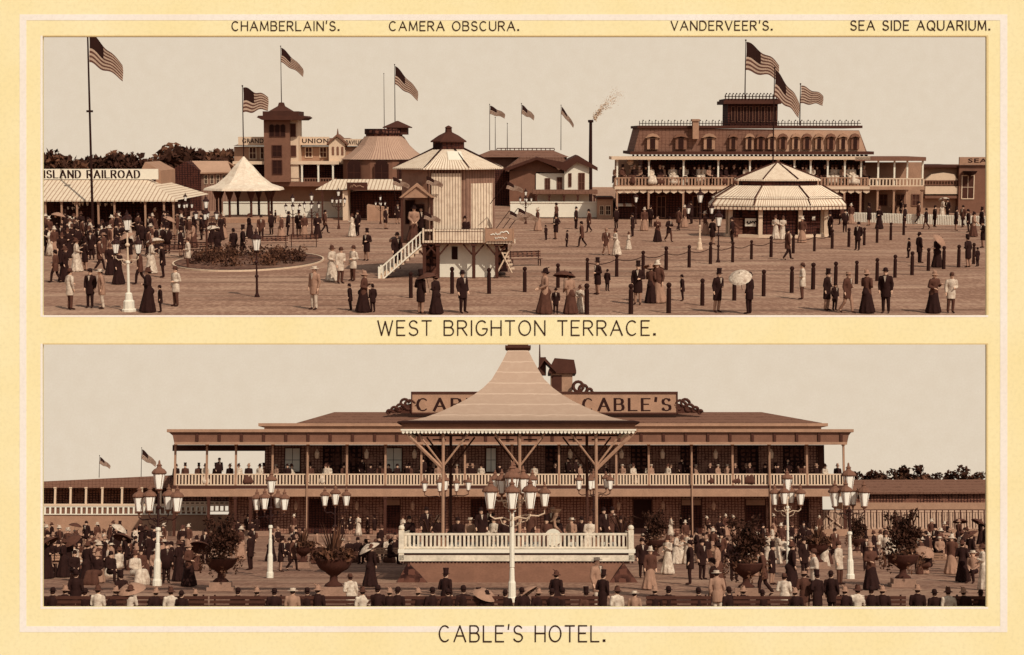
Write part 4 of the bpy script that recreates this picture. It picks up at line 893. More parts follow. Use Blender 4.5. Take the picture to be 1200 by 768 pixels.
# ---- picket fence at right
x0, y0 = G(985, 259); x1, y1 = G(1200, 266)
m = MB(); n = 110
for i in range(n):
    u = i/(n-1); x = x0+(x1-x0)*u; y = y0+(y1-y0)*u; m.box(x-.055, x+.055, y-.02, y+.02, 0, .85)
for zz in (.2, .65): m.add([(x0, y0+.03, zz), (x1, y1+.03, zz), (x1, y1+.03, zz+.08), (x0, y0+.03, zz+.08)], [(0, 1, 2, 3)])
tag(m.obj('picket_fence', 'cream'), 'low white picket fence at the right behind the bollards', 'fence')
# ---- flower bed
bx, by = G(292, 306); dep = 8.0; b = thing('flower_bed', 'oval flower bed with pale kerb and low dark plants', 'flower bed', (bx, by, 0)); rx = X(378, by)-bx
m = MB(); N = 48
def ring(r0, r1, z0, z1):
    for i in range(N):
        a, c2 = 2*PI*i/N, 2*PI*(i+1)/N; P = lambda q, r, z: (bx+math.cos(q)*rx*r, by+math.sin(q)*dep*r, z)
        m.add([P(a, r1, z0), P(c2, r1, z0), P(c2, r1, z1), P(a, r1, z1), P(a, r0, z1), P(c2, r0, z1)], [(0, 1, 2, 3), (3, 2, 5, 4)])
ring(.978, 1, 0, .09); m.obj('kerb_ring', 'pale', b)
m = MB(); m.add([(bx+math.cos(2*PI*i/N)*rx*.965, by+math.sin(2*PI*i/N)*dep*.965, .1) for i in range(N)], [tuple(range(N))]); m.obj('soil', 'bed_soil', b)
m = MB()
for i in range(95):
    q = random.uniform(0, 6.28); r = random.uniform(.35, .78)**.8; x, y = bx+math.cos(q)*rx*r*.95, by+math.sin(q)*dep*r*.75-.5; m.m(i % 2); leaves(m, (x, y, .35), random.uniform(.3, .6), .5, random.uniform(.3, .75), 50, .1, 0)
m.obj('low_plants', ['leaf', 'leaf_pale'], b)

# ---- bollards with a rope
bp = thing('bollard', None, 'bollard'); m = MB(); m.lathe([(.1, 0), (.095, 1.0), (.07, 1.03), (.07, 1.08)], (0, 0, 0), 8); m.obj('shaft', 'ink', bp)
m = MB(); m.ball((0, 0, 1.16), .115, 8); m.obj('knob', 'ink', bp)
rows = (('back row beyond the rope', ((688.5, 329), (723, 324), (754, 320), (781, 316), (808, 313), (833, 309), (859, 307), (881, 303.5), (904, 301), (930, 296.5), (954.7, 294), (975.5, 291), (995, 289), (1013, 287), (1028, 284), (1044, 281), (1059, 275))),
        ('middle row of the plaza', ((481, 349), (529.6, 344), (573, 344), (615, 342), (654, 337))),
        ('front row of the plaza', ((688, 368.5), (740, 368), (784.5, 367), (824, 358), (861.6, 352), (896, 347), (929, 343), (954, 339), (980.5, 336.5), (1005, 332.5), (1029, 329), (1050, 325), (1070, 322), (1089, 317), (1107, 315), (1124.5, 313), (1142, 309))))
for nm, L in rows:
    for i, (px, py) in enumerate(L):
        x, y = G(px, py); place(bp, x, y, 0, random.uniform(0, 3), random.uniform(.95, 1.08), f'{ordn(i)} dark bollard from the left in the {nm}', 'knobbed bollards on the terrace')
drop_proto(bp)
x0, y0 = G(600, 297); pts = []
L = rows[0][1][:12]
m = MB(); P = [G(*p) for p in L]
for (xa, ya), (xb, yb2) in zip(P, P[1:]): m.tube([(xa+(xb-xa)*t, ya+(yb2-ya)*t, .95-.16*math.sin(PI*t)) for t in (0, .25, .5, .75, 1)], .022, 4)
tag(m.obj('rope', 'ink'), 'slack rope strung along the back row of bollards', 'rope')

# ---- lamps of the terrace
l3 = make_lamp(4.5, [(0, 0, 4.25, 1.5), (-.62, -.1, 3.05, 1.35), (.62, -.1, 3.05, 1.35)], 1.0, .3, 'cream', 'pale', .5, .75, .06)
l1 = make_lamp(3.3, [(0, 0, 2.55, 1.6)], .25, .14, 'iron', 'iron', .4, .8, .055)
lc = make_lamp(3.6, [(0, 0, 3.05, 1.1), (-.6, 0, 2.4, .9), (.6, 0, 2.4, .9), (0, -.6, 2.4, .9), (0, .6, 2.4, .9)], .5, .14, 'dark', 'dark', .5, .75, .05)
lm = make_lamp(4.3, [(0, 0, 3.6, 1.6), (-.9, 0, 2.75, 1.2), (.9, 0, 2.75, 1.2)], .9, .2, 'pale', 'iron', .35, .75, .055)
def lamp(p, px, py, top, proto_h, lb, grp='lamps of the terrace'):
    x, y = G(px, py); h = (py-top)*y/F; place(p, x, y, 0, random.uniform(-.2, .2), h/proto_h, lb, grp)
lamp(l3, 149, 365, 245, 5.35, 'tall pale three-lantern lamp nearest the left front')
lamp(l1, 300, 348, 272, 3.55, 'single-lantern lamp before the flower bed')
lamp(l1, 842, 307, 248, 3.55, 'single-lantern lamp left of the two-tier pavilion')
lamp(lm, 820, 292, 222, 4.6, 'three-lantern lamp with pale foot near the two-tier pavilion')
lamp(l1, 745, 262, 227, 3.55, 'single-lantern lamp beside the awning booth')
for px, py, top, lb in ((86.7, 269, 230, 'clustered lamp at far left before the railroad pavilion'), (96, 270, 222, 'clustered lamp just left of the tall flagpole'), (125, 268, 224, 'clustered lamp right of the tall flagpole'), (159, 267, 219, 'tall clustered lamp below the railroad awning'),
                        (218, 273, 224, 'clustered lamp between the railroad pavilion and the tent'), (242, 304, 226, 'clustered lamp with pale foot at the flower bed'), (343.5, 278, 225, 'clustered lamp left of the two behind the benches'), (365.5, 277, 222, 'clustered lamp right of the two behind the benches'),
                        (397, 268, 218, 'clustered lamp before the refreshment stand'), (616, 262, 219, 'clustered lamp before the pale fence right of the octagon'), (446, 262, 226, 'clustered lamp inside the shade of the refreshment stand')):
    lamp(lc, px, py, top, 3.95, lb)
for p in (l3, l1, lc, lm): drop_proto(p)
# ---- benches
bn = make_bench(2.1, 'wall_hatch')
for px, py, rz, lb in ((320, 291, .1, 'slatted bench left of the pair behind the flower bed'), (356, 289, .1, 'slatted bench right of the pair behind the flower bed'), (205, 302, -.2, 'bench at the left end of the flower bed'), (232, 299, -.1, 'bench among the crowd left of the flower bed'), (190, 290, .1, 'bench farthest left behind the lamp'), (615, 311, .3, 'lone bench right of the octagonal building')):
    x, y = G(px, py); place(bn, x, y, 0, rz, .95, lb, 'benches on the terrace')
drop_proto(bn)

# ---- people of the terrace
lands = [((149, 362), 'near the tall pale lamp'), ((75, 300), 'in the crowd at the left edge'), ((125, 300), 'in the crowd below the tall flagpole'), ((185, 285), 'in the crowd by the railroad pavilion'), ((90, 355), 'at the left front corner'), ((200, 345), 'right of the tall pale lamp'), ((218, 312), 'at the left end of the flower bed'),
         ((275, 298), 'behind the flower bed'), ((345, 276), 'at the pair of benches'), ((282, 258), 'by the tent pavilion'), ((412, 278), 'before the refreshment stand'), ((400, 328), 'between flower bed and stairs'), ((430, 305), 'left of the stairs'), ((366, 363), 'at the front left of the stairs'), ((422, 365), 'in front of the stairs'),
         ((510, 368), 'before the octagonal building'), ((543, 367), 'front of the octagonal building'), ((655, 285), 'in front of the pale fence'), ((660, 368), 'at the front centre'), ((720, 285), 'before the awning booth'), ((706, 343), 'between the bollard rows'), ((778, 283), 'before the mansard hotel verandah'), ((768, 355), 'among the front bollards'),
         ((841, 366), 'right of the front bollards'), ((820, 268), 'beside the pale-footed lamp'), ((879, 368), 'below the two-tier pavilion'), ((915, 285), 'at the two-tier pavilion'), ((941, 351), 'between two right-hand bollards'), ((985, 280), 'right of the two-tier pavilion'), ((975, 365), 'in the right front group'), ((1030, 367), 'in the pair at the right front'),
         ((1107, 367), 'at the far right front'), ((1080, 306), 'among the back bollards at right'), ((1141, 312), 'at the right edge'), ((1110, 256), 'behind the picket fence'), ((1050, 254), 'before the hotel wing')]
def near(px, py): return min(lands, key=lambda t: (t[0][0]-px)**2+(1.6*(t[0][1]-py))**2)[1]
T = """80 363 ml;103 361 md;118 362 mg;163 333 md;138 333 wd;170 366 wd;186 366 cb;204 359 ml;177 320 wl white;190 325 md;219 315 ml;129 322 wd;117 317 md;99 317 mt;90 318 wl;63 331 mw;75 330 wd;107 304 md;71 291 md;79 289 md;
197 272 md;208 276 md;229 277 md;238 275 mt;181 270 wb;255 301 wd white;273 300 md;284.5 301 mt;167 291 md;144 291 wd;53 299 md;337 276 md;350 276 mt;356.5 277 wb;323 261 cb;412 277 wl;418.7 276 md;389 329 wl;398 332 ml;412.5 329 ml;429 305 mt;
366.7 363 mg;410 364 cb;425 366 wx;436 366 cb;493 368 mt;510 368 wd dark;542.7 367 md;640 281 cb;651 280 mt;664 289 cb;682 289 mw;710.6 299 md;722.7 299 wl;737 292 cg;741 277 md;770.6 283 wx;783.5 283 md;826.7 275 wb;810 262 md;700.5 345 mt;712 341 cb;
637 368 wd;651.5 368 cb;669 368 wd dark;680.5 367 cg;748 357 mt;765 355 wx tan;773 355 wb;801 352.5 cb;841 366 mt;878.7 368 md white;941 351 ml;924 304 mw;909 280 wl;916.5 280 wl;973 278 md;1005 293 md;987 263 mw;
970.6 364 mt;980 364 cb;994.6 367 md;1019 367 wx;1040.5 367 md;1096.5 367 wx;1116.5 367 ml;1065 302 cb;1079 308 md;1099 313 wd tan;1136 313 mt;1146.6 312 cb;1134.6 272 md;1141 277 wb;1085 268 md;1076 262 mw;1103 256 wl white;1110 256 md;1046 255 wd;1055 255 md;997 262 wb"""
for e in T.replace('\n', '').split(';'):
    a = e.split(); px, py = float(a[0]), float(a[1]); person(V, px, py, a[2], where=near(px, py), parasol=a[3] if len(a) > 3 else None)
for px, py in ((58, 285), (66, 280), (97, 287), (120, 291), (135, 281), (152, 283), (160, 279), (174, 282), (70, 309), (122, 308), (137, 305), (150, 308), (175, 300), (184, 297), (196, 284), (215, 292), (228, 290), (247, 285), (257, 281)):
    person(V, px+random.uniform(-2, 2), py, random.choice(['md', 'md', 'wd', 'mt', 'wb', 'mw', 'wl', 'wd']), where=near(px, py), parasol=random.choice([None]*7+['tan']))
x_st = (X(464, d), ) ; dd = D(325)-.25
person(V, 465, 0, 'md', rz=.5, z=Z(312, dd)*.78, d=dd+.3, where='standing on the stairs of the octagonal building')
person(V, 544, 0, 'sm', rz=0, z=Z(283, dd), d=y_f+.75, where='leaning on the railing of the octagonal building', h=1)
person(V, 484, 0, 'wd', rz=.2, z=Z(283, dd), d=y_f+.7, where='in the porch of the octagonal building'); person(V, 495, 0, 'md', rz=.2, z=Z(283, dd), d=y_f+.9, where='in the porch of the octagonal building')
for i in range(46):
    px, py = random.uniform(53, 215), random.uniform(274, 302); x, y = G(px, py); person(V, px, 0, random.choice(['md', 'wd', 'mt', 'wb', 'sm', 'wl', 'md']), d=y, far=True, h=1)
for px, py in ((222, 284), (236, 281), (262, 279), (292, 279), (306, 281), (318, 275), (330, 281), (372, 279), (381, 273), (466, 262), (452, 268), (630, 270), (652, 262), (675, 268), (690, 272), (722, 268), (755, 270), (762, 266), (795, 270), (802, 266), (835, 286), (858, 284), (940, 284), (990, 272), (1018, 264), (1030, 268), (1060, 266), (1095, 266), (1120, 270), (1128, 266), (1150, 270), (1152, 290)):
    x, y = G(px, py); person(V, px, 0, random.choice(['md', 'wd', 'mt', 'wb', 'mw']), d=y, far=True, h=1)
dv = D(258)
for i in range(44):
    px = 724+i*6.7+random.uniform(-2.5, 2.5); person(V, px, 0, random.choice(['sm', 'sf', 'sl', 'sw', 'sw', 'sb', 'sl']), z=Z(218, dv)+.25, d=dv+.6+random.uniform(0, .8), rz=random.uniform(-1, 1), far=True, h=1.15)
label_people('strollers on the terrace', 'small far figures on the mansard hotel verandah and across the back of the terrace')
WORLDS.append(('upper', list(roots), V, 2.3)); roots.clear()
# ================================================================== LOWER PICTURE: the hotel and its bandstand
V = View(4.2, 573.0); X, Z, G, D = V.X, V.Z, V.G, V.D
g = MB(); g.add([(-75, 52.2, 0), (75, 52.2, 0), (90, 187, 0), (-90, 187, 0)], [(0, 1, 2, 3)]); g.add([(-75, 52.2, -.5), (75, 52.2, -.5), (75, 52.2, 0), (-75, 52.2, 0)], [(0, 1, 2, 3)])
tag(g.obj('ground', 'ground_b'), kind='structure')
s_ = MB(); s_.add([(-90, 184, -1), (90, 184, -1), (90, 184, Z(385, 184)), (-90, 184, Z(385, 184))], [(0, 1, 2, 3)]); tag(s_.obj('sky', 'sky_paper'), kind='structure')
d = D(628); yb = d+3.6
b = thing('verandah_hotel', 'long two-storey verandah hotel with hipped roof, cupola and two lettered roof signs', 'hotel', (X(600, d), d, 0))
def bay(p0, p1, d0, z0, z1, mat, nm, dep=.3, par=None): mm = MB(); V.pbox(mm, p0, p1, z0, z1, d0, dep); return mm.obj(nm, mat, par or b)
bay(311, 962, yb, 522, 570, 'hotel_wall', 'upper_wall', 8); bay(270, 962, yb+.02, 582, 628, 'hotel_wall', 'lower_wall', 8)
m = MB(); V.pprism(m, [(197, 506), (998, 506), (994, 511), (992, 520), (205, 520), (203, 511)], d-.9, 5); m.obj('verandah_fascia', 'mid', b)
m = MB(); V.pbox(m, 196, 1000, 503.5, 507, d-1.2, 13); V.pbox(m, 205, 992, 518.5, 521.5, d-1.0, .4); m.obj('verandah_cornice', 'tan', b)
m = MB()
for i in range(30): V.pbox(m, 230+i*26, 233+i*26, 508, 518, d-1.05, .2)
m.obj('fascia_brackets', 'dark', b)
m = MB(); V.pbox(m, 303, 970, 496.5, 500, yb-2.3, 11); V.pbox(m, 310, 962, 500, 503.6, yb-2.0, 10); m.obj('upper_cornice', 'tan', b)
m = MB(); zr0, zr1 = Z(497, yb), Z(483.5, yb+3); x0, x1 = X(350, yb), X(960, yb)
m.add([(x0, yb-1.5, zr0), (x1, yb-1.5, zr0), (X(898, yb), yb+3, zr1), (X(388, yb), yb+3, zr1), (x1, yb+9, zr0), (x0, yb+9, zr0)], [(0, 1, 2, 3), (1, 4, 2), (0, 3, 5), (3, 2, 4, 5)]); m.obj('hipped_roof', 'roof_mid', b)
bay(203, 995, d, 569, 573, 'dark', 'balcony_beam', 4); bay(203, 995, d-.02, 573.1, 582, 'tan', 'balcony_fascia', 4.0)
bay(203, 311, d+3.2, 522, 529, 'dark', 'blind', .1); bay(958, 965, yb-.2, 522, 569, 'dark', 'corner_board', .3)
xs = (206, 243, 277, 320, 361, 407, 452, 494, 545, 600, 655, 698, 722, 760, 810, 858, 901, 945, 988)
posts(b, [X(p, d) for p in xs], d+.2, Z(569, d), Z(521, d), .09, 'tan')
for a, c2 in zip(xs, xs[1:]): railing(b, X(a, d)+.1, X(c2, d)-.1, d+.12, Z(569, d), Z(555.5, d), 'picket' if 0 else 'pale', .27, .15)
m = MB(); V.pbox(m, 206, 988, 555.5, 569, d+.3, .03); m.obj('railing_shade', 'dark', b)  # dark sheet behind the balusters, painting in the verandah's shade
posts(b, [X(p, d) for p in (206, 246, 277, 295, 361, 452, 520, 698, 810, 901, 988)], d+.2, 0, Z(582, d), .12, 'dark')
posts(b, [X(p, d) for p in (361, 810, 901)], d-.15, 0, Z(511, d), .05, 'tan', 'drain_pipe')
for p, w_ in ((335, 17), (452, 19), (570, 11), (655, 0)):
    if w_: window(b, X(p, yb), X(p+w_, yb), Z(553, yb), Z(526, yb), yb, 'cream', 'dark')
for p, w_ in ((380, 20), (410, 14), (500, 18), (740, 20), (798, 17), (865, 22), (918, 22), (640, 16)): 
    window(b, X(p, yb), X(p+w_, yb), Z(569, yb), Z(524, yb), yb, 'lattice', 'ink', 'shuttered_door')
for p, w_, mt in ((300, 20, 'dark_hatch'), (364, 32, 'dark_hatch'), (452, 17, 'dark_hatch'), (553, 22, 'dark_hatch'), (700, 16, 'dark_hatch'), (742, 20, 'ink'), (798, 22, 'dark_hatch'), (873, 22, 'dark_hatch'), (935, 10, 'dark_hatch')):
    o = window(b, X(p, yb), X(p+w_, yb), .1, Z(586, yb), yb, mt, 'dark', 'door', bars=False)
    if p in (452, 798, 873): e = MB(); V.pbox(e, p, p+w_, 584, 592, yb-.08, .06); e.obj('door_blind', 'tan', o)
for p in (372, 430, 486, 728, 776, 838, 903, 668):
    m = MB(); m.lathe([(.06, 0), (.17, .1), (.22, .55), (.1, .75), (.05, .9)], (X(p, d+1.5), d+1.5, Z(538, d)), 8); m.obj('hanging_lantern', 'pale', b)
for p in (348, 419, 484, 724, 776, 835): m = MB(); m.lathe([(.06, 0), (.16, .1), (.2, .5), (.1, .68), (.04, .8)], (X(p, d+1.5), d+1.5, Z(598, d)), 8); m.obj('hanging_lantern', 'tan', b)
bay(270, 962, d+1, 628, 626, 'stone', 'porch_step', 3)
# roof signs with scrolls
for a, c2, t0, t1, sc0 in ((483, 606, 489, 600, -1), (608, 793, 684, 786, 1)):
    m = MB(); V.pbox(m, a, c2, 461, 485, yb+.5, .4); sg = m.obj('roof_sign', 'tan', b)
    m = MB(); V.pbox(m, a-1.5, c2+1.5, 459.5, 462, yb+.4, .6); V.pbox(m, a-1.5, c2+1.5, 484, 486, yb+.4, .6); V.pbox(m, a-1.5, a, 460, 486, yb+.4, .6); V.pbox(m, c2, c2+1.5, 460, 486, yb+.4, .6); m.obj('frame', 'dark', sg)
    stroke_text("CABLE'S", X(t0, yb), X(t1, yb), Z(481.5, yb), Z(467.5, yb), yb+.5, 'ink', sg, w=.17, gap=.55, serif=True)
    ex = a if sc0 < 0 else c2; m = MB()
    for j, (u, v_, r_) in enumerate(((4, 476, 8), (10, 473, 6), (15, 479, 6), (22, 481, 4.5), (28, 483.5, 3))):
        cx, cz = X(ex+sc0*u, yb), Z(v_, yb); m.tube([(cx+math.cos(q*.5)*r_*.076*(1-q*.05), yb+.6, cz+math.sin(q*.5)*r_*.076*(1-q*.05)) for q in range(15)], .17, 6, .07)
    V.pprism(m, [(ex, 485), (ex, 473), (ex+sc0*12, 476), (ex+sc0*32, 484)], yb+.65, .15); m.obj('scroll_bracket', 'dark', b)
m = MB(); V.pbox(m, 646, 671, 436, 486, yb+1.5, 3); cu = m.obj('cupola', 'tan', b); window(cu, X(647, yb), X(659, yb), Z(458, yb), Z(439, yb), yb+1.5, 'dark', 'mid', bars=False)
m = MB(); V.pprism(m, [(643, 438), (675.5, 438), (675.5, 435), (673, 422), (650, 420), (643, 434)], yb+1.1, 4); V.pprism(m, [(629, 434), (638, 418.5), (652, 434), (652, 437), (638, 423), (629, 437)], yb+.8, 3); m.obj('cupola_roof', 'dark', cu)
m = MB(); m.tube([(X(633, yb), yb+2, Z(428, yb)), (X(633, yb), yb+2, Z(402, yb))], .1, 6, .05); V.pbox(m, 632, 640, 419, 440, yb+1.6, 1); m.obj('finial', 'dark', cu)
m = MB()
for j, (u, v_, r_) in enumerate(((678, 453, 6), (684, 456, 5), (691, 459, 3.5))):
    m.tube([(X(u, yb)+math.cos(q*.5)*r_*.076, yb+.8, Z(v_, yb)+math.sin(q*.5)*r_*.076) for q in range(14)], .16, 6)
m.obj('scroll_bracket', 'dark', b)
# ---- side wings
d = 166; b = thing('arcaded_wing', 'low arcaded wing with railed gallery at the left edge', 'building', (X(120, d), d, 0))
m = MB(); V.pprism(m, [(20, 566), (208, 557), (208, 572), (20, 572)], d, 6); m.obj('roof', 'roof_mid', b); m = MB(); V.pbox(m, 20, 270, 570, 593, d+2.5, 4); m.obj('rear_wall', 'wall_hatch', b)
posts(b, [X(p, d) for p in (48, 67, 85, 103, 122, 145, 168, 190)], d+.1, Z(593, d), Z(571, d), .09, 'pale'); bay(20, 270, d-.3, 590.5, 593, 'pale', 'gallery_floor', 3, b); railing(b, X(20, d), X(245, d), d-.25, Z(603, d), Z(593.2, d), 'cream', .5, .18, 'gallery_railing')
m = MB(); V.pbox(m, 20, 245, 593, 603, d-.1, .1); m.obj('gallery_backing', 'mid', b); bay(20, 262, d-.1, 603.2, 622, 'tan', 'base_wall', 3, b)
for px, top, lb in ((118, 534, 'small flag at far left above the arcaded wing'), (167, 525, 'small flag nearer the hotel above the arcaded wing')): flagpole(X(px, d+1), d+1, Z(560, d), Z(top, d), lb, r=.035, flag=(1.0, .7, .6) if px < 150 else (1.35, 1.0, .9))
m = MB(); d2 = 160; V.pbox(m, 215, 300, 588, 600, d2+3, .2); railing(b, X(200, d2), X(305, d2), d2+3, Z(600, d2), Z(588, d2), 'pale', .45, .16, 'inner_railing')
d = 164; b = thing('plank_wing', 'low wing at the right with sloping roof above a tall slatted fence', 'building', (X(1090, d), d, 0))
m = MB(); m.add([(X(995, d), d, Z(577, d)), (X(1220, d), d, Z(576, d)), (X(1220, d+5), d+5, Z(562, d+5)), (X(995, d+5), d+5, Z(562.5, d+5))], [(0, 1, 2, 3)]); o = m.obj('roof', 'roof_mid', b); o.modifiers.new('t', 'SOLIDIFY').thickness = .2
m = MB(); V.pbox(m, 1000, 1220, 577, 590, d+.6, 4); m.obj('wall', 'wall_hatch', b); m = MB(); V.pbox(m, 985, 1220, 589, 597, d+.1, 4); m.obj('ledge', 'tan', b)
m = MB(); n = 70; d = 158
for i in range(n): p = 962+i*3.3; V.pbox(m, p, p+2.5, 599, 619, d, .08)
V.pbox(m, 960, 1195, 598, 600, d-.05, .2); V.pbox(m, 960, 1195, 618, 621, d-.05, .2)
for (a, z0, c2, z1) in ((965, 603, 985, 618), (965, 618, 985, 603)): m.tube([(X(a, d), d-.1, Z(z0, d)), (X(c2, d), d-.1, Z(z1, d))], .08, 5)
tag(m.obj('slatted_fence', 'fence_board'), 'tall slatted wooden fence right of the hotel', 'fence')
m = MB(); V.pbox(m, 960, 1200, 597, 621, d+.6, .1); tag(m.obj('garden_wall', 'dark'), 'dark boarding behind the slatted fence', 'wall')
m = MB(); V.pbox(m, 940, 1220, 620, 628, 152, 2); tag(m.obj('low_wall', 'tan'), 'low plain wall at the foot of the slatted fence', 'wall')
m = MB(); V.pbox(m, 20, 330, 622, 629, 154, .6); tag(m.obj('kerb', 'stone'), kind='structure')
i = 0
for px, top, r, lb in ((1008, 546, 1.2, 'leftmost small tree on the right skyline'), (1022, 543, 1.4, 'second tree on the right skyline, rounded'), (1033, 547, 1.0, 'small low tree just left of the skyline gap'), (1052, 544, 1.3, 'tree just right of the skyline gap'), (1071, 536, 1.5, 'tallest pointed tree on the right skyline'),
                       (1085, 543, 1.3, 'tree right of the tallest skyline tree'), (1096, 545, .9, 'small tree before the second skyline gap'), (1110, 546, 1.1, 'low tree in the last skyline clump'), (1122, 541, 1.5, 'broad tree in the last skyline clump'), (1136, 546, 1.1, 'last low tree beside the right edge')):
    d = 173; make_tree(X(px, d), d, Z(top-1, d), r*1.25, lb, 'trees on the right skyline', 1300, clumps=14, trunk=.4)
# ---- bandstand
d = D(680); k = d/F; cx = X(607.5, d); hw = 5.3; cy = d+hw+.3; b = thing('bandstand', 'large bandstand with swept tent roof, white balustrade and raised deck', 'bandstand', (cx, cy, 0))
ze = Z(501, d)
# square swept roof
prof = [(141, 494.5), (124, 492.5), (110, 489.3), (97, 484.5), (80, 477), (66, 470), (54, 463), (43, 455), (32.5, 445), (25, 433), (18, 421), (13, 411)]
m = MB(); zr = lambda py, r: V.H-(py-573)*(cy-r)/F
R2 = [(p*k*1.0, py) for p, py in prof]; m.lathe([(r*1.414, V.H-(py-573)*(cy-r)/F) for r, py in R2], (cx, cy, 0), 4, PI/4); m.obj('tent_roof', 'canvas', b)
m = MB(); r = 13*k; z0 = V.H-(411-573)*cy/F; m.lathe([(r*1.3, z0-.05), (r*1.75, z0+.08), (r*1.75, z0+.2), (r*1.4, z0+.2), (r*1.4, z0+.4), (r*1.8, z0+.55)], (cx, cy, 0), 4, PI/4); m.obj('roof_cap', 'dark', b)
re = 142*k; m = MB(); m.lathe([(re*1.414*1.0, Z(496.5, d)), (re*1.414, Z(494.5, d)), (re*1.35, Z(493, d))], (cx, cy, 0), 4, PI/4); m.obj('eave', 'ink', b)
m = MB(); m.lathe([(135*k*1.414, Z(503.5, d)), (138*k*1.414, Z(496.6, d))], (cx, cy, 0), 4, PI/4, caps=False); m.obj('fascia', 'mid', b)
m = MB(); s = 137*k
for sx_, dx_, dy_ in ((-1, 1, 0), (1, -1, 0)): pass
n = 62
for i in range(n):
    a = cx-s+2*s*i/n; w_ = 2*s/n; 
    m.prism([(a, Z(505, d)), (a+w_*.9, Z(505, d)), (a+w_*.8, Z(507.5, d)), (a+w_*.45, Z(508.8, d)), (a+w_*.1, Z(507.5, d))], cy-s-.03, cy-s+.03)
    m.add([(cx+s, cy-s+2*s*i/n, Z(505, d)), (cx+s, cy-s+2*s*(i+.9)/n, Z(505, d)), (cx+s, cy-s+2*s*(i+.45)/n, Z(508.8, d)), (cx-s, cy-s+2*s*i/n, Z(505, d)), (cx-s, cy-s+2*s*(i+.9)/n, Z(505, d)), (cx-s, cy-s+2*s*(i+.45)/n, Z(508.8, d))], [(0, 1, 2), (3, 4, 5)])
m.box(cx-s-.04, cx+s+.04, cy-s-.06, cy-s+.06, Z(505.2, d), Z(503.3, d)); m.box(cx+s-.06, cx+s+.06, cy-s+.06, cy+s, Z(505.2, d), Z(503.3, d)); m.box(cx-s-.06, cx-s+.06, cy-s+.06, cy+s, Z(505.2, d), Z(503.3, d)); m.obj('scalloped_valance', 'cream', b)
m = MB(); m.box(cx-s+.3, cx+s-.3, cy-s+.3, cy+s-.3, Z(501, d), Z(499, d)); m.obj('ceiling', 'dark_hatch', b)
zd = Z(644, d)+.02; zp = Z(502, d)
for px in (519, 609, 699):
    for yy in (cy-hw+.25, cy+hw-.6):
        x = X(px, d); m = MB(); m.tube([(x, yy, zd), (x, yy, zp)], .075, 8); m.lathe([(.2, 0), (.2, .5), (.13, .6)], (x, yy, zd), 8)
        for s_g in (-1, 1): m.tube([(x, yy, zp-1.75), (x+s_g*1.25, yy, zp-.12)], .05, 6); m.tube([(x+s_g*.25, yy, zp-.25), (x+s_g*.95, yy, zp-.25)], .04, 5)
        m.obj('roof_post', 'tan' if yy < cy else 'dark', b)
for s_g, px in ((-1, 519), (1, 699)):
    m = MB(); x = X(px, d); m.tube([(x, cy-hw+.3, zp-1.9), (x+s_g*1.9, cy-hw+.1, zp-.05)], .09, 6); m.obj('corner_brace', 'tan', b)
x0, x1 = X(471, d), X(740, d); y0 = cy-hw; y1 = cy+hw
m = MB(); m.box(x0+.1, x1-.1, y0+.1, y1, Z(660, d), Z(644.3, d)); m.obj('deck', 'tan', b)
railing(b, x0, x1, y0, Z(642.5, d), Z(624.5, d), 'rail_cream', .19, .1, 'front_balustrade')
m = MB()
for xx in (x0, x1-.05): 
    m.box(xx, xx+.06, y0+.1, y1, Z(642.5, d), Z(641, d)); m.box(xx, xx+.06, y0+.1, y1, Z(626, d), Z(624.5, d))
    for i in range(40): m.box(xx+.01, xx+.05, y0+.2+i*.26, y0+.3+i*.26, Z(641, d), Z(626, d))
m.obj('side_balustrade', 'rail_cream', b)
for px in (471, 739):
    m = MB(); m.box(X(px, d)-.12, X(px, d)+.12, y0-.1, y0+.14, Z(656, d), Z(621, d)); m.ball((X(px, d), y0+.02, Z(618.5, d)), .14, 10); m.obj('newel_post', 'rail_cream', b)
m = MB(); m.box(x0-.15, x1+.15, y0-.12, y1, Z(647.5, d), Z(643.2, d)); m.obj('deck_moulding', 'cream', b)
m = MB(); m.box(x0, x1, y0-.03, y1, Z(650, d), Z(647.6, d)); m.obj('dark_band', 'dark', b)
m = MB(); m.box(x0-.1, x1+.1, y0-.1, y1, Z(657, d), Z(650.1, d)); m.obj('skirting_board', 'rail_cream', b)
m = MB()
for i in range(66): m.box(x0+i*.162, x0+i*.162+.08, y0-.08, y0-.02, Z(659.5, d), Z(657, d))
m.obj('dentils', 'ink', b)
yf = d-.9
m = MB(); m.add([(X(479, d), y0, Z(658, d)), (X(731, d), y0, Z(658, d)), (X(714, yf), yf, 0), (X(501, yf), yf, 0), (X(501, yf), y0+2, 0), (X(714, yf), y0+2, 0)], [(0, 1, 2, 3), (0, 3, 4), (1, 5, 2), (3, 2, 5, 4)]); m.obj('sloping_apron', 'mid', b)
for xa, xb_, xc in ((466, 478.5, 502), (713, 730, 746)):
    m = MB(); m.prism([(X(xa, yf), 0), (X(xc, yf), 0), (X(xb_, yf), Z(659, yf))], yf-.05, yf+.6); m.obj('dark_wedge', 'lattice', b)  # dark hatched wedge at each end of the apron
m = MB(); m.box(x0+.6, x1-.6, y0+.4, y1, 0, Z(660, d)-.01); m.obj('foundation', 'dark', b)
bd = d
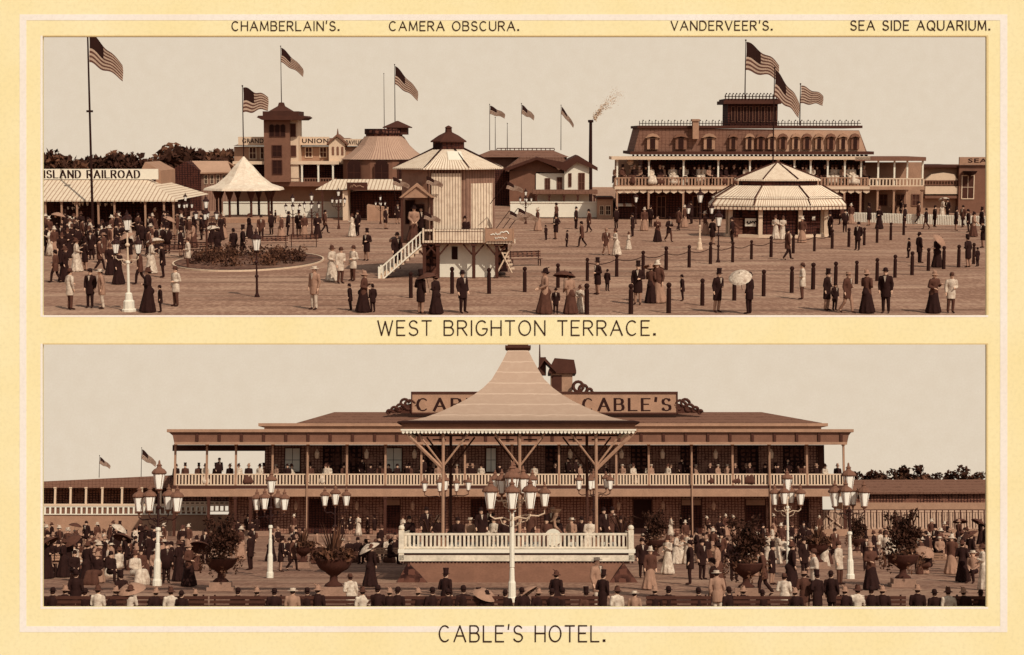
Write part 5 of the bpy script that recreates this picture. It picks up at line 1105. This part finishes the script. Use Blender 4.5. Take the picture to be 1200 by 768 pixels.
# ---- musicians, music stands
mu = [(538, 'sm', 0), (552, 'sl', .4), (565, 'md', 0), (577, 'sw', 1), (590, 'sm', .2), (622, 'md', .5), (640, 'sb', 0), (655, 'sm', 1), (668, 'sl', .3), (680, 'sm', .8), (690, 'sw', 0), (708, 'md', .5), (718, 'mw', 1.5), (482, 'sm', 2), (500, 'md', 1), (514, 'sf', 2), (728, 'sm', 1.4), (575, 'mt', 3), (648, 'md', 3)]
for px, k_, dy in mu:
    person(V, px, 0, k_, z=zd, d=cy-3.2+dy*1.6, rz=random.uniform(-.9, .9), where='on the bandstand deck', h=1.02)
chp = thing('chair', None, 'chair'); m = MB(); m.box(-.22, .22, -.25, .18, .42, .46); m.obj('seat', 'dark', chp); m = MB(); m.box(-.22, -.18, .16, .2, .46, .95); m.box(.18, .22, .16, .2, .46, .95); m.box(-.18, .18, .165, .195, .8, .95); m.obj('backrest', 'dark', chp)
for sx_ in (-.2, .2):
    for sy_ in (-.23, .16): m = MB(); m.box(sx_-.02, sx_+.02, sy_-.02, sy_+.02, 0, .42); m.obj('leg', 'ink', chp)
for i, (px, k_, dy) in enumerate([q for q in mu if q[1][0] == 's']): place(chp, X(px, cy-3.2+dy*1.6), cy-3.2+dy*1.6+.02, zd, 0, 1, f'{ordn(i)} dark wooden chair under a bandsman on the bandstand deck', 'chairs on the bandstand')
drop_proto(chp)
msd = thing('drum', 'large bass drum with pale skin near the middle bandstand post', 'drum', (X(650, cy-3.6), cy-3.6, zd))
m = MB(); c0 = Vector((X(648, cy-3.6), cy-3.6, zd+.5)); m.tube([c0, c0+Vector((.1, .4, 0))], .42, 20); m.obj('shell', 'mid', msd); m = MB(); m.tube([c0+Vector((-.012, -.05, 0)), c0+Vector((-.003, -.012, 0))], .4, 20); m.obj('skin', 'cream', msd)
cel = thing('tuba', 'brass tuba with wide bell held up at the left of the deck', 'tuba', (X(655, cy-3), cy-3, zd)); m = MB(); q0 = Vector((X(655, cy-3), cy-3, zd+1.1)); m.tube([q0+Vector((0, 0, -.3)), q0+Vector((-.2, 0, -.1)), q0+Vector((-.25, 0, .2)), q0+Vector((-.15, -.1, .45))], .06, 8, .11); m.lathe([(.08, 0), (.12, .12), (.3, .28)], tuple(q0+Vector((-.15, -.1, .42))), 12); m.obj('bell_and_tube', 'tan', cel)
cel['label'] = 'brass tuba with wide bell right of the middle bandstand post'
pl = [(503, 'spiky potted palm at the left end of the bandstand deck'), (728, 'spiky potted palm at the right end of the bandstand deck')]
for px, lb in pl:
    o = thing('potted_palm', lb, 'plant', (X(px, cy), cy-4, zd), 'palms on the bandstand'); m = MB(); m.lathe([(.2, 0), (.3, .5), (.33, .55)], (X(px, cy-4), cy-4, zd), 10); m.obj('pot', 'dark', o)
    m = MB()
    for q in range(18):
        an = q*.7; ln = random.uniform(.8, 1.3); e = Vector((math.cos(an), math.sin(an), 0)); p0 = Vector((X(px, cy-4), cy-4, zd+.55)); sd = Vector((-e.y, e.x, 0))*.05
        m.add([p0-sd*.5, p0+sd*.5, p0+e*ln*.5+Vector((0, 0, ln*.8))+sd, p0+e*ln+Vector((0, 0, ln*.65)), p0+e*ln*.5+Vector((0, 0, ln*.8))-sd], [(0, 1, 2, 3, 4)])
    m.obj('fronds', 'leaf', o)
# ---- big lamps
CAP = 'mid'
def L5(r, zc, zs, c=1.3, s=1.15): return [(0, 0, zc, c)]+[(r*math.cos(q), r*math.sin(q)*.8, zs, s) for q in (PI*.02, PI*.42, PI*.78, PI*1.22, PI*1.62)]
def place_lamp(spots, px, py, top, lb, base_h=2.0, base_r=.26, up='iron', sp=.25, ls=1.0, pr=.07):
    x, y = G(px, py); zt = Z(top, y); o = make_lamp(1, [(a, c_, Z(z, y), s) for a, c_, z, s in spots(y/F)], base_h, base_r*.66, 'cream', up, sp, ls, pr)
    o.location = (x, y, 0); tag(o, lb, None, 'cast lamps of the hotel garden'); return o
place_lamp(lambda k: [(0, 0, 583, 1.7), (-25*k, -.3, 597, 1.55), (-12*k, .5, 579, 1.2), (21*k, -.3, 597, 1.55), (-20*k, .9, 577, 1.1), (13*k, .5, 579, 1.35), (24*k, .9, 577, 1.1), (38*k, .1, 594, 1.2), (0, -.5, 597, 1.5), (2*k, 1, 571, 1.3)], 600, 704, 553, 'largest lamp, many lanterns, in front of the bandstand centre', 1.3, .22, 'pale', .72, .82)
S5 = lambda top, low, rr: (lambda k: [(0, 0, top, 1.35), (-rr*k, -.1, low, 1.25), (rr*k, -.1, low, 1.25), (-rr*.35*k, -.5, low-1, 1.25), (rr*.4*k, .5, low-2, 1.2)])
place_lamp(S5(574, 600, 22), 188, 685, 545, 'tall cluster lamp at the left among the crowd', 1.9, .24, ls=1.0, pr=.06)
place_lamp(S5(578, 598, 16), 319, 676, 562, 'cluster lamp between the two left urns', 1.9, .2, ls=.85, pr=.05)
place_lamp(lambda k: [(0, 0, 592, 1.1), (-12*k, -.1, 593, 1.0), (13*k, -.1, 593, 1.0)], 394, 672, 572, 'three-lantern lamp behind the broad low urn', .4, .12, ls=1, pr=.05)
place_lamp(lambda k: [(0, 0, 575, 1.2), (-24*k, 0, 576, 1.0), (-6*k, -.4, 576, 1.1), (13*k, .3, 576, 1.0), (27*k, 0, 575, 1.0)], 522, 650, 556, 'lamp by the left end of the bandstand balustrade', .4, .12, ls=1.0, pr=.05)
place_lamp(lambda k: [(0, 0, 573, 1.3), (-17*k, 0, 574, 1.1), (-4*k, -.4, 574, 1.1), (15*k, .3, 572, 1.1), (19*k, -.3, 574, 1.1)], 695, 652, 554, 'lamp by the right end of the bandstand balustrade', .4, .12, ls=1.0, pr=.05)
place_lamp(S5(576, 592, 15), 921, 661, 562, 'slender cluster lamp right of the bandstand', 1.9, .16, 'pale', .6, ls=1.0, pr=.05)
place_lamp(S5(576, 594, 17), 993, 677, 555, 'cluster lamp at the right end of the hotel', 1.5, .24, ls=1.05, pr=.06)
for o in roots:
    if o.name.startswith('street_lamp'):
        pass
# ---- urns
ub = make_urn(1, 'bush'); uf = make_urn(1, 'fern')
for u, px, py, s, lb in ((ub, 262, 690, 1.0, 'tall leafy urn at the left between lamp and bench'), (uf, 393, 697, 1.12, 'broad low urn with spiky plants left of the bandstand'), (uf, 357, 664, .85, 'small spiky urn before the hotel porch at left'), (ub, 766, 657, .95, 'urn just right of the bandstand corner'),
                         (ub, 872, 697, 1.0, 'leafy urn in front right of the bandstand'), (uf, 955, 665, 1.0, 'urn between the two right-hand lamps'), (ub, 1054, 686, 1.05, 'bushy urn at the right before the seated crowd'), (ub, 1001, 650, .8, 'dark urn behind the far right lamp')):
    x, y = G(px, py); place(u, x, y, 0, random.uniform(-.15, .15), s, lb, 'planted urns of the hotel garden')
drop_proto(ub); drop_proto(uf)
# ---- benches
yfb = 53.2
for a, c2, lb in ((44, 117, 'long dark bench at the left front corner'), (122, 248, 'long dark bench among the front left crowd'), (250, 338, 'front bench below the tall leafy urn'), (342, 436, 'front bench below the broad low urn'), (440, 590, 'long front bench left of the largest lamp'), (622, 700, 'front bench right of the largest lamp'), (755, 830, 'slatted front bench right of centre'),
                  (856, 940, 'slatted front bench below the right-hand urn'), (975, 1056, 'slatted front bench below the far right lamp'), (1110, 1165, 'front bench at the right corner')):
    o = make_bench((c2-a)*yfb/F, 'dark'); o.location = (X((a+c2)/2, yfb), yfb, 0); o.rotation_euler = (0, 0, PI); tag(o, lb, None, 'benches of the hotel garden')
bn = make_bench(2.2, 'tan')
for px, py, rz, lb in ((352, 652, .05, 'pale bench under the small left urn'), (405, 656, 0, 'pale bench with sitters left of the bandstand'), (455, 660, .1, 'pale bench just left of the bandstand corner'), (800, 655, -.05, 'pale bench with sitters right of the bandstand'), (842, 656, 0, 'pale bench farther right of the bandstand'), (905, 655, .05, 'pale bench near the slender lamp'),
                       (90, 668, .5, 'front pale bench in the left crowd'), (125, 655, .5, 'middle pale bench in the left crowd'), (85, 648, .4, 'rear pale bench in the left crowd'), (1095, 668, -.5, 'front pale bench in the right crowd'), (1130, 655, -.5, 'middle pale bench in the right crowd'), (1145, 676, -.5, 'pale bench at the right edge')):
    x, y = G(px, py); place(bn, x, y, 0, rz, 1, lb, 'benches of the hotel garden')
drop_proto(bn)
# ---- people of the hotel garden
zones = [((60, 650), 'in the left crowd near the edge'), ((110, 650), 'in the middle of the left crowd'), ((165, 665), 'in the left crowd by the tall lamp'), ((213, 675), 'right of the tall left lamp'), ((296, 667), 'between urn and cluster lamp'), ((331, 669), 'beside the left cluster lamp'), ((436, 685), 'left of the bandstand apron'),
         ((430, 655), 'seated row left of the bandstand'), ((800, 657), 'in the seated row right of the bandstand'), ((845, 660), 'near the benches right of centre'), ((822, 690), 'right of the bandstand apron'), ((900, 660), 'by the slender lamp'), ((913, 697), 'behind the front bench at right'), ((960, 705), 'between the right-hand front benches'), ((981, 684), 'beside the far right lamp'),
         ((1016, 705), 'below the far right lamp'), ((1095, 660), 'in the right crowd'), ((1140, 665), 'at the right edge of the garden'), ((1143, 640), 'at the back of the right crowd')]
def near(px, py): return min(zones, key=lambda t: (t[0][0]-px)**2+(1.6*(t[0][1]-py))**2)[1]
T = """60 677 wd dark;84 671 wd dark;197 672 mg;213 680 wd;296 667 md;331 669 mt;436 686 wd white;821 678 md;893 697 mw;870 668 mt;981 684 ml;163 684 sw;168 677 sb;226 686 wx dark;205 676 md;844 662 mw;1018 690 wx;899 660 wl;908 660 wl;791 660 wl;804 660 wl;
815 659 mt;1000 640 md;951 703 ml;836 712 mw;701 714 mg;1110 672 wb;1085 672 sf tan_s;1122 662 ml;1133 668 wd dark;1150 650 md;1149 690 wl;1137 682 sl;1125 675 wd;1102 655 sf tan_s;1145 640 wd dark;1120 640 wx dark;1093 650 mt;1155 665 md;1085 660 wb;1128 650 wd"""
for e in T.replace('\n', '').split(';'):
    a = e.split(); px, py = float(a[0]), float(a[1]); person(V, px, py, a[2], where=near(px, py), parasol=a[3] if len(a) > 3 else None)
random.seed(11)
for j in range(38):      # the seated and standing crowd at the left
    row = j//11; px = 54+(j % 11)*13+row*3+random.uniform(-3, 3); py = 640+row*12.5+random.uniform(-2, 2)
    if px > 196: continue
    person(V, px, py, random.choice(['md', 'sm', 'wd', 'sf', 'mt', 'md', 'sb', 'md', 'wb', 'sl']), where=near(px, py), parasol='dark' if j in (3, 29) else ('white' if j == 18 else None))
for j, (px, k_) in enumerate(((340, 'sm'), (350, 'sf'), (402, 'sl'), (411, 'sf'), (421, 'sm'), (432, 'sf'), (446, 'sm'), (457, 'sw'), (463, 'sf'))): person(V, px, 656+random.uniform(-1, 3), k_, where='in the seated row left of the bandstand', rz=random.uniform(-.6, .8))
for j, (px, k_) in enumerate(((786, 'sf'), (797, 'sw'), (808, 'sm'), (826, 'sf'), (838, 'sl'), (850, 'sm'), (885, 'sf'), (915, 'sw'), (936, 'sm'))): person(V, px, 655+random.uniform(-2, 4), k_, where='in the seated row right of the bandstand', rz=random.uniform(-.8, .6))
for px, py, k_ in ((232, 668, 'wd'), (243, 660, 'md'), (283, 655, 'wb'), (298, 648, 'md'), (345, 668, 'md'), (372, 660, 'wd'), (752, 676, 'md'), (760, 690, 'wb'), (780, 672, 'wl'), (806, 684, 'md'), (838, 688, 'wd'), (858, 680, 'md'), (884, 674, 'wb'), (902, 684, 'mt'), (925, 690, 'wd'), (940, 676, 'md'), (962, 664, 'wl'), (975, 656, 'md'), (1012, 668, 'md'), (1022, 655, 'wd'), (1036, 664, 'ml'), (1070, 655, 'wd'), (755, 648, 'md'), (870, 650, 'wl'), (892, 647, 'md'), (925, 646, 'wd'), (945, 650, 'mt')):
    person(V, px, py, k_, where=near(px, py))
# front row, seen from behind
kinds = {'h': 'sm', 't': 'sb', 'l': 'sl', 'f': 'sf', 'w': 'sw'}
fr = "53h 67h 80f 105h 120w 139f 159w 187f 205w 218h 234f 281h 305f 323h 345l 364h 375f 427w 445h 457f 468h 492f 507h 527h 543h 561t 571h 593h 613h 630f 646h 659h 685t 721w 743l 765f 781h 817h 853h 868f 892h 930f 985f 999w 1016h 1030f 1070f 1091h 1107w 1125f 1143h"
for e in fr.split():
    px = float(e[:-1]); up = random.uniform(-.12, .14)
    person(V, px, 0, kinds[e[-1]], z=max(0, 0), d=yfb+random.uniform(-.12, .1), rz=PI+random.uniform(-.5, .5), h=random.uniform(.76, .88), where='on the front benches', parasol='tan_s' if px in (159, 571, 630) else None)
for px, k_ in ((91, 'md'), (411, 'ml'), (701, 'mt'), (836, 'mg'), (951, 'mt'), (969, 'md'), (913, 'ml'), (937, 'md'), (648, 'wd'), (520, 'mt'), (145, 'mt')):
    person(V, px+3, 0, k_, z=0, d=55.6+random.uniform(-.4, .4), rz=PI+random.uniform(-.8, .8), h=random.uniform(.8, .87), where='standing just behind the front benches')
# porch and balcony
for i in range(120):
    px = random.choice([random.uniform(52, 235), random.uniform(52, 235), random.uniform(275, 465), random.uniform(745, 1157), random.uniform(745, 1157), random.uniform(1060, 1157)]); py = random.uniform(635, 662 if 235 < px < 1060 else 684); x, y = G(px, py)
    person(V, px, 0, random.choice(['sm', 'sf', 'sw', 'sl', 'sb', 'sm', 'sf', 'md', 'wd', 'wb']), d=y, far=True, h=1)
dh = D(628)
for i in range(20):
    px = (292, 303, 402, 412, 421, 432, 440, 346, 473, 498, 785, 797, 806, 827, 842, 849, 858, 905, 920, 958)[i]; person(V, px, 0, random.choice(['md', 'wd', 'wb', 'mt', 'wl']), z=.0, d=dh+.8+random.uniform(0, 1.2), far=True)
for i in range(74):
    px = 210+i*10.5+random.uniform(-5, 5)
    if 560 < px < 660 and i % 2: continue
    person(V, px, 0, random.choice(['sm', 'sf', 'sl', 'sf', 'sb', 'sw', 'md']), z=Z(569, dh)+.2, d=dh+.7+random.uniform(0, 1.2), rz=random.uniform(-1, 1), far=True, h=1.22)
label_people('guests of the hotel garden', 'small far figures on the hotel balcony, under its porch and across the lawns')
for o, V0 in (): pass
WORLDS.append(('lower', list(roots), V, 1.0)); roots.clear()

# ================================================================== the printed page, standing in front of both scenes
yp = 51.0; kp = yp/F
def PX(px): return (px-600)*kp
def PZ(py): return CAMZ-(py-384)*kp
pg = thing('printed_page', 'cream printed page framing two sepia views, with captions', 'printed page', (0, yp, CAMZ))
bxs = [-5, 50, 1156, 1205]; bys = [-5, 43, 369.5, 404, 711.5, 773]
m = MB(); th = .12
hole = lambda i, j: i == 1 and j in (1, 3)
def q4(a, b_, c_, d__): m.add([a, b_, c_, d__], [(0, 1, 2, 3)])
for i in range(3):
    for j in range(5):
        x0, x1, z0, z1 = PX(bxs[i]), PX(bxs[i+1]), PZ(bys[j+1]), PZ(bys[j])
        if hole(i, j):
            q4((x0, yp, z0), (x1, yp, z0), (x1, yp+th, z0), (x0, yp+th, z0)); q4((x0, yp, z1), (x1, yp, z1), (x1, yp+th, z1), (x0, yp+th, z1))
            q4((x0, yp, z0), (x0, yp, z1), (x0, yp+th, z1), (x0, yp+th, z0)); q4((x1, yp, z0), (x1, yp, z1), (x1, yp+th, z1), (x1, yp+th, z0)); continue
        q4((x0, yp, z0), (x1, yp, z0), (x1, yp, z1), (x0, yp, z1)); q4((x0, yp+th, z0), (x1, yp+th, z0), (x1, yp+th, z1), (x0, yp+th, z1))
x0, x1, z0, z1 = PX(-5), PX(1205), PZ(773), PZ(-5)
q4((x0, yp, z0), (x1, yp, z0), (x1, yp+th, z0), (x0, yp+th, z0)); q4((x0, yp, z1), (x1, yp, z1), (x1, yp+th, z1), (x0, yp+th, z1)); q4((x0, yp, z0), (x0, yp, z1), (x0, yp+th, z1), (x0, yp+th, z0)); q4((x1, yp, z0), (x1, yp, z1), (x1, yp+th, z1), (x1, yp+th, z0))
m.obj('paper', 'page_paper', pg)
def strip(mm, a, c2, z0, z1, lift=.006): mm.box(PX(a), PX(c2), yp-lift, yp-.001, PZ(z1), PZ(z0))
m = MB(); strip(m, 23, 31, 17, 741); strip(m, 1172, 1180.5, 17, 741); strip(m, 31.02, 1171.98, 734, 741); strip(m, 31.02, 1171.98, 17, 24); m.obj('border_line', 'page_white', pg)
m = MB(); strip(m, 47.5, 50, 42, 371.5, .004); strip(m, 50.02, 1158, 369.6, 371.8, .004); strip(m, 47.5, 50, 403, 714, .004); strip(m, 50.02, 1158, 711.6, 713.8, .004); m.obj('picture_edge', 'page_white', pg)
m = MB()
for a, c2, z0, z1 in ((50, 1158, 41.2, 42.9), (1156.1, 1158.4, 43, 369), (50, 1158, 402.2, 403.9), (1156.1, 1158, 404, 711)): strip(m, a, c2, z0, z1, .003)
m.obj('picture_edge', 'page_tone', pg)
for t, a, c2, z0, z1, bo in (("CHAMBERLAIN'S.", 272, 397.5, 25.5, 36, .0), ('CAMERA OBSCURA.', 456.5, 608, 25.5, 36, .0), ("VANDERVEER'S.", 786.5, 905, 25, 35.5, .0), ('SEA SIDE AQUARIUM.', 997, 1160, 24.5, 35.5, .0), ('WEST BRIGHTON TERRACE.', 443, 768, 376, 393, .0), ("CABLE'S HOTEL.", 515, 709, 733.5, 752, .0)):
    stroke_text(t, PX(a), PX(c2), PZ(z1), PZ(z0), yp-.001, 'page_ink', pg, 'caption', w=.11 if z1-z0 < 14 else .085, gap=.36)

# ================================================================== set each scene at its angle behind the page
for name, objs, V_, S in WORLDS:
    tilt = math.atan((384-V_.yh)/F)            # upper ground rises behind the page, lower ground falls
    M = Matrix.Translation((0, 0, CAMZ)) @ Matrix.Rotation(tilt, 4, 'X') @ Matrix.Scale(S, 4) @ Matrix.Translation((0, 0, -V_.H))
    for o in objs: o.matrix_basis = M @ o.matrix_basis
for o in PROTO_ROOTS: drop_proto(o)
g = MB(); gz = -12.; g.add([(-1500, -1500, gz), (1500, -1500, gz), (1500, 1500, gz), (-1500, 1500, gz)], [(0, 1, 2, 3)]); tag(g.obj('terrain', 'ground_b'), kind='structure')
for o in list(bpy.data.objects):
    if o.name not in col.objects: bpy.data.objects.remove(o)
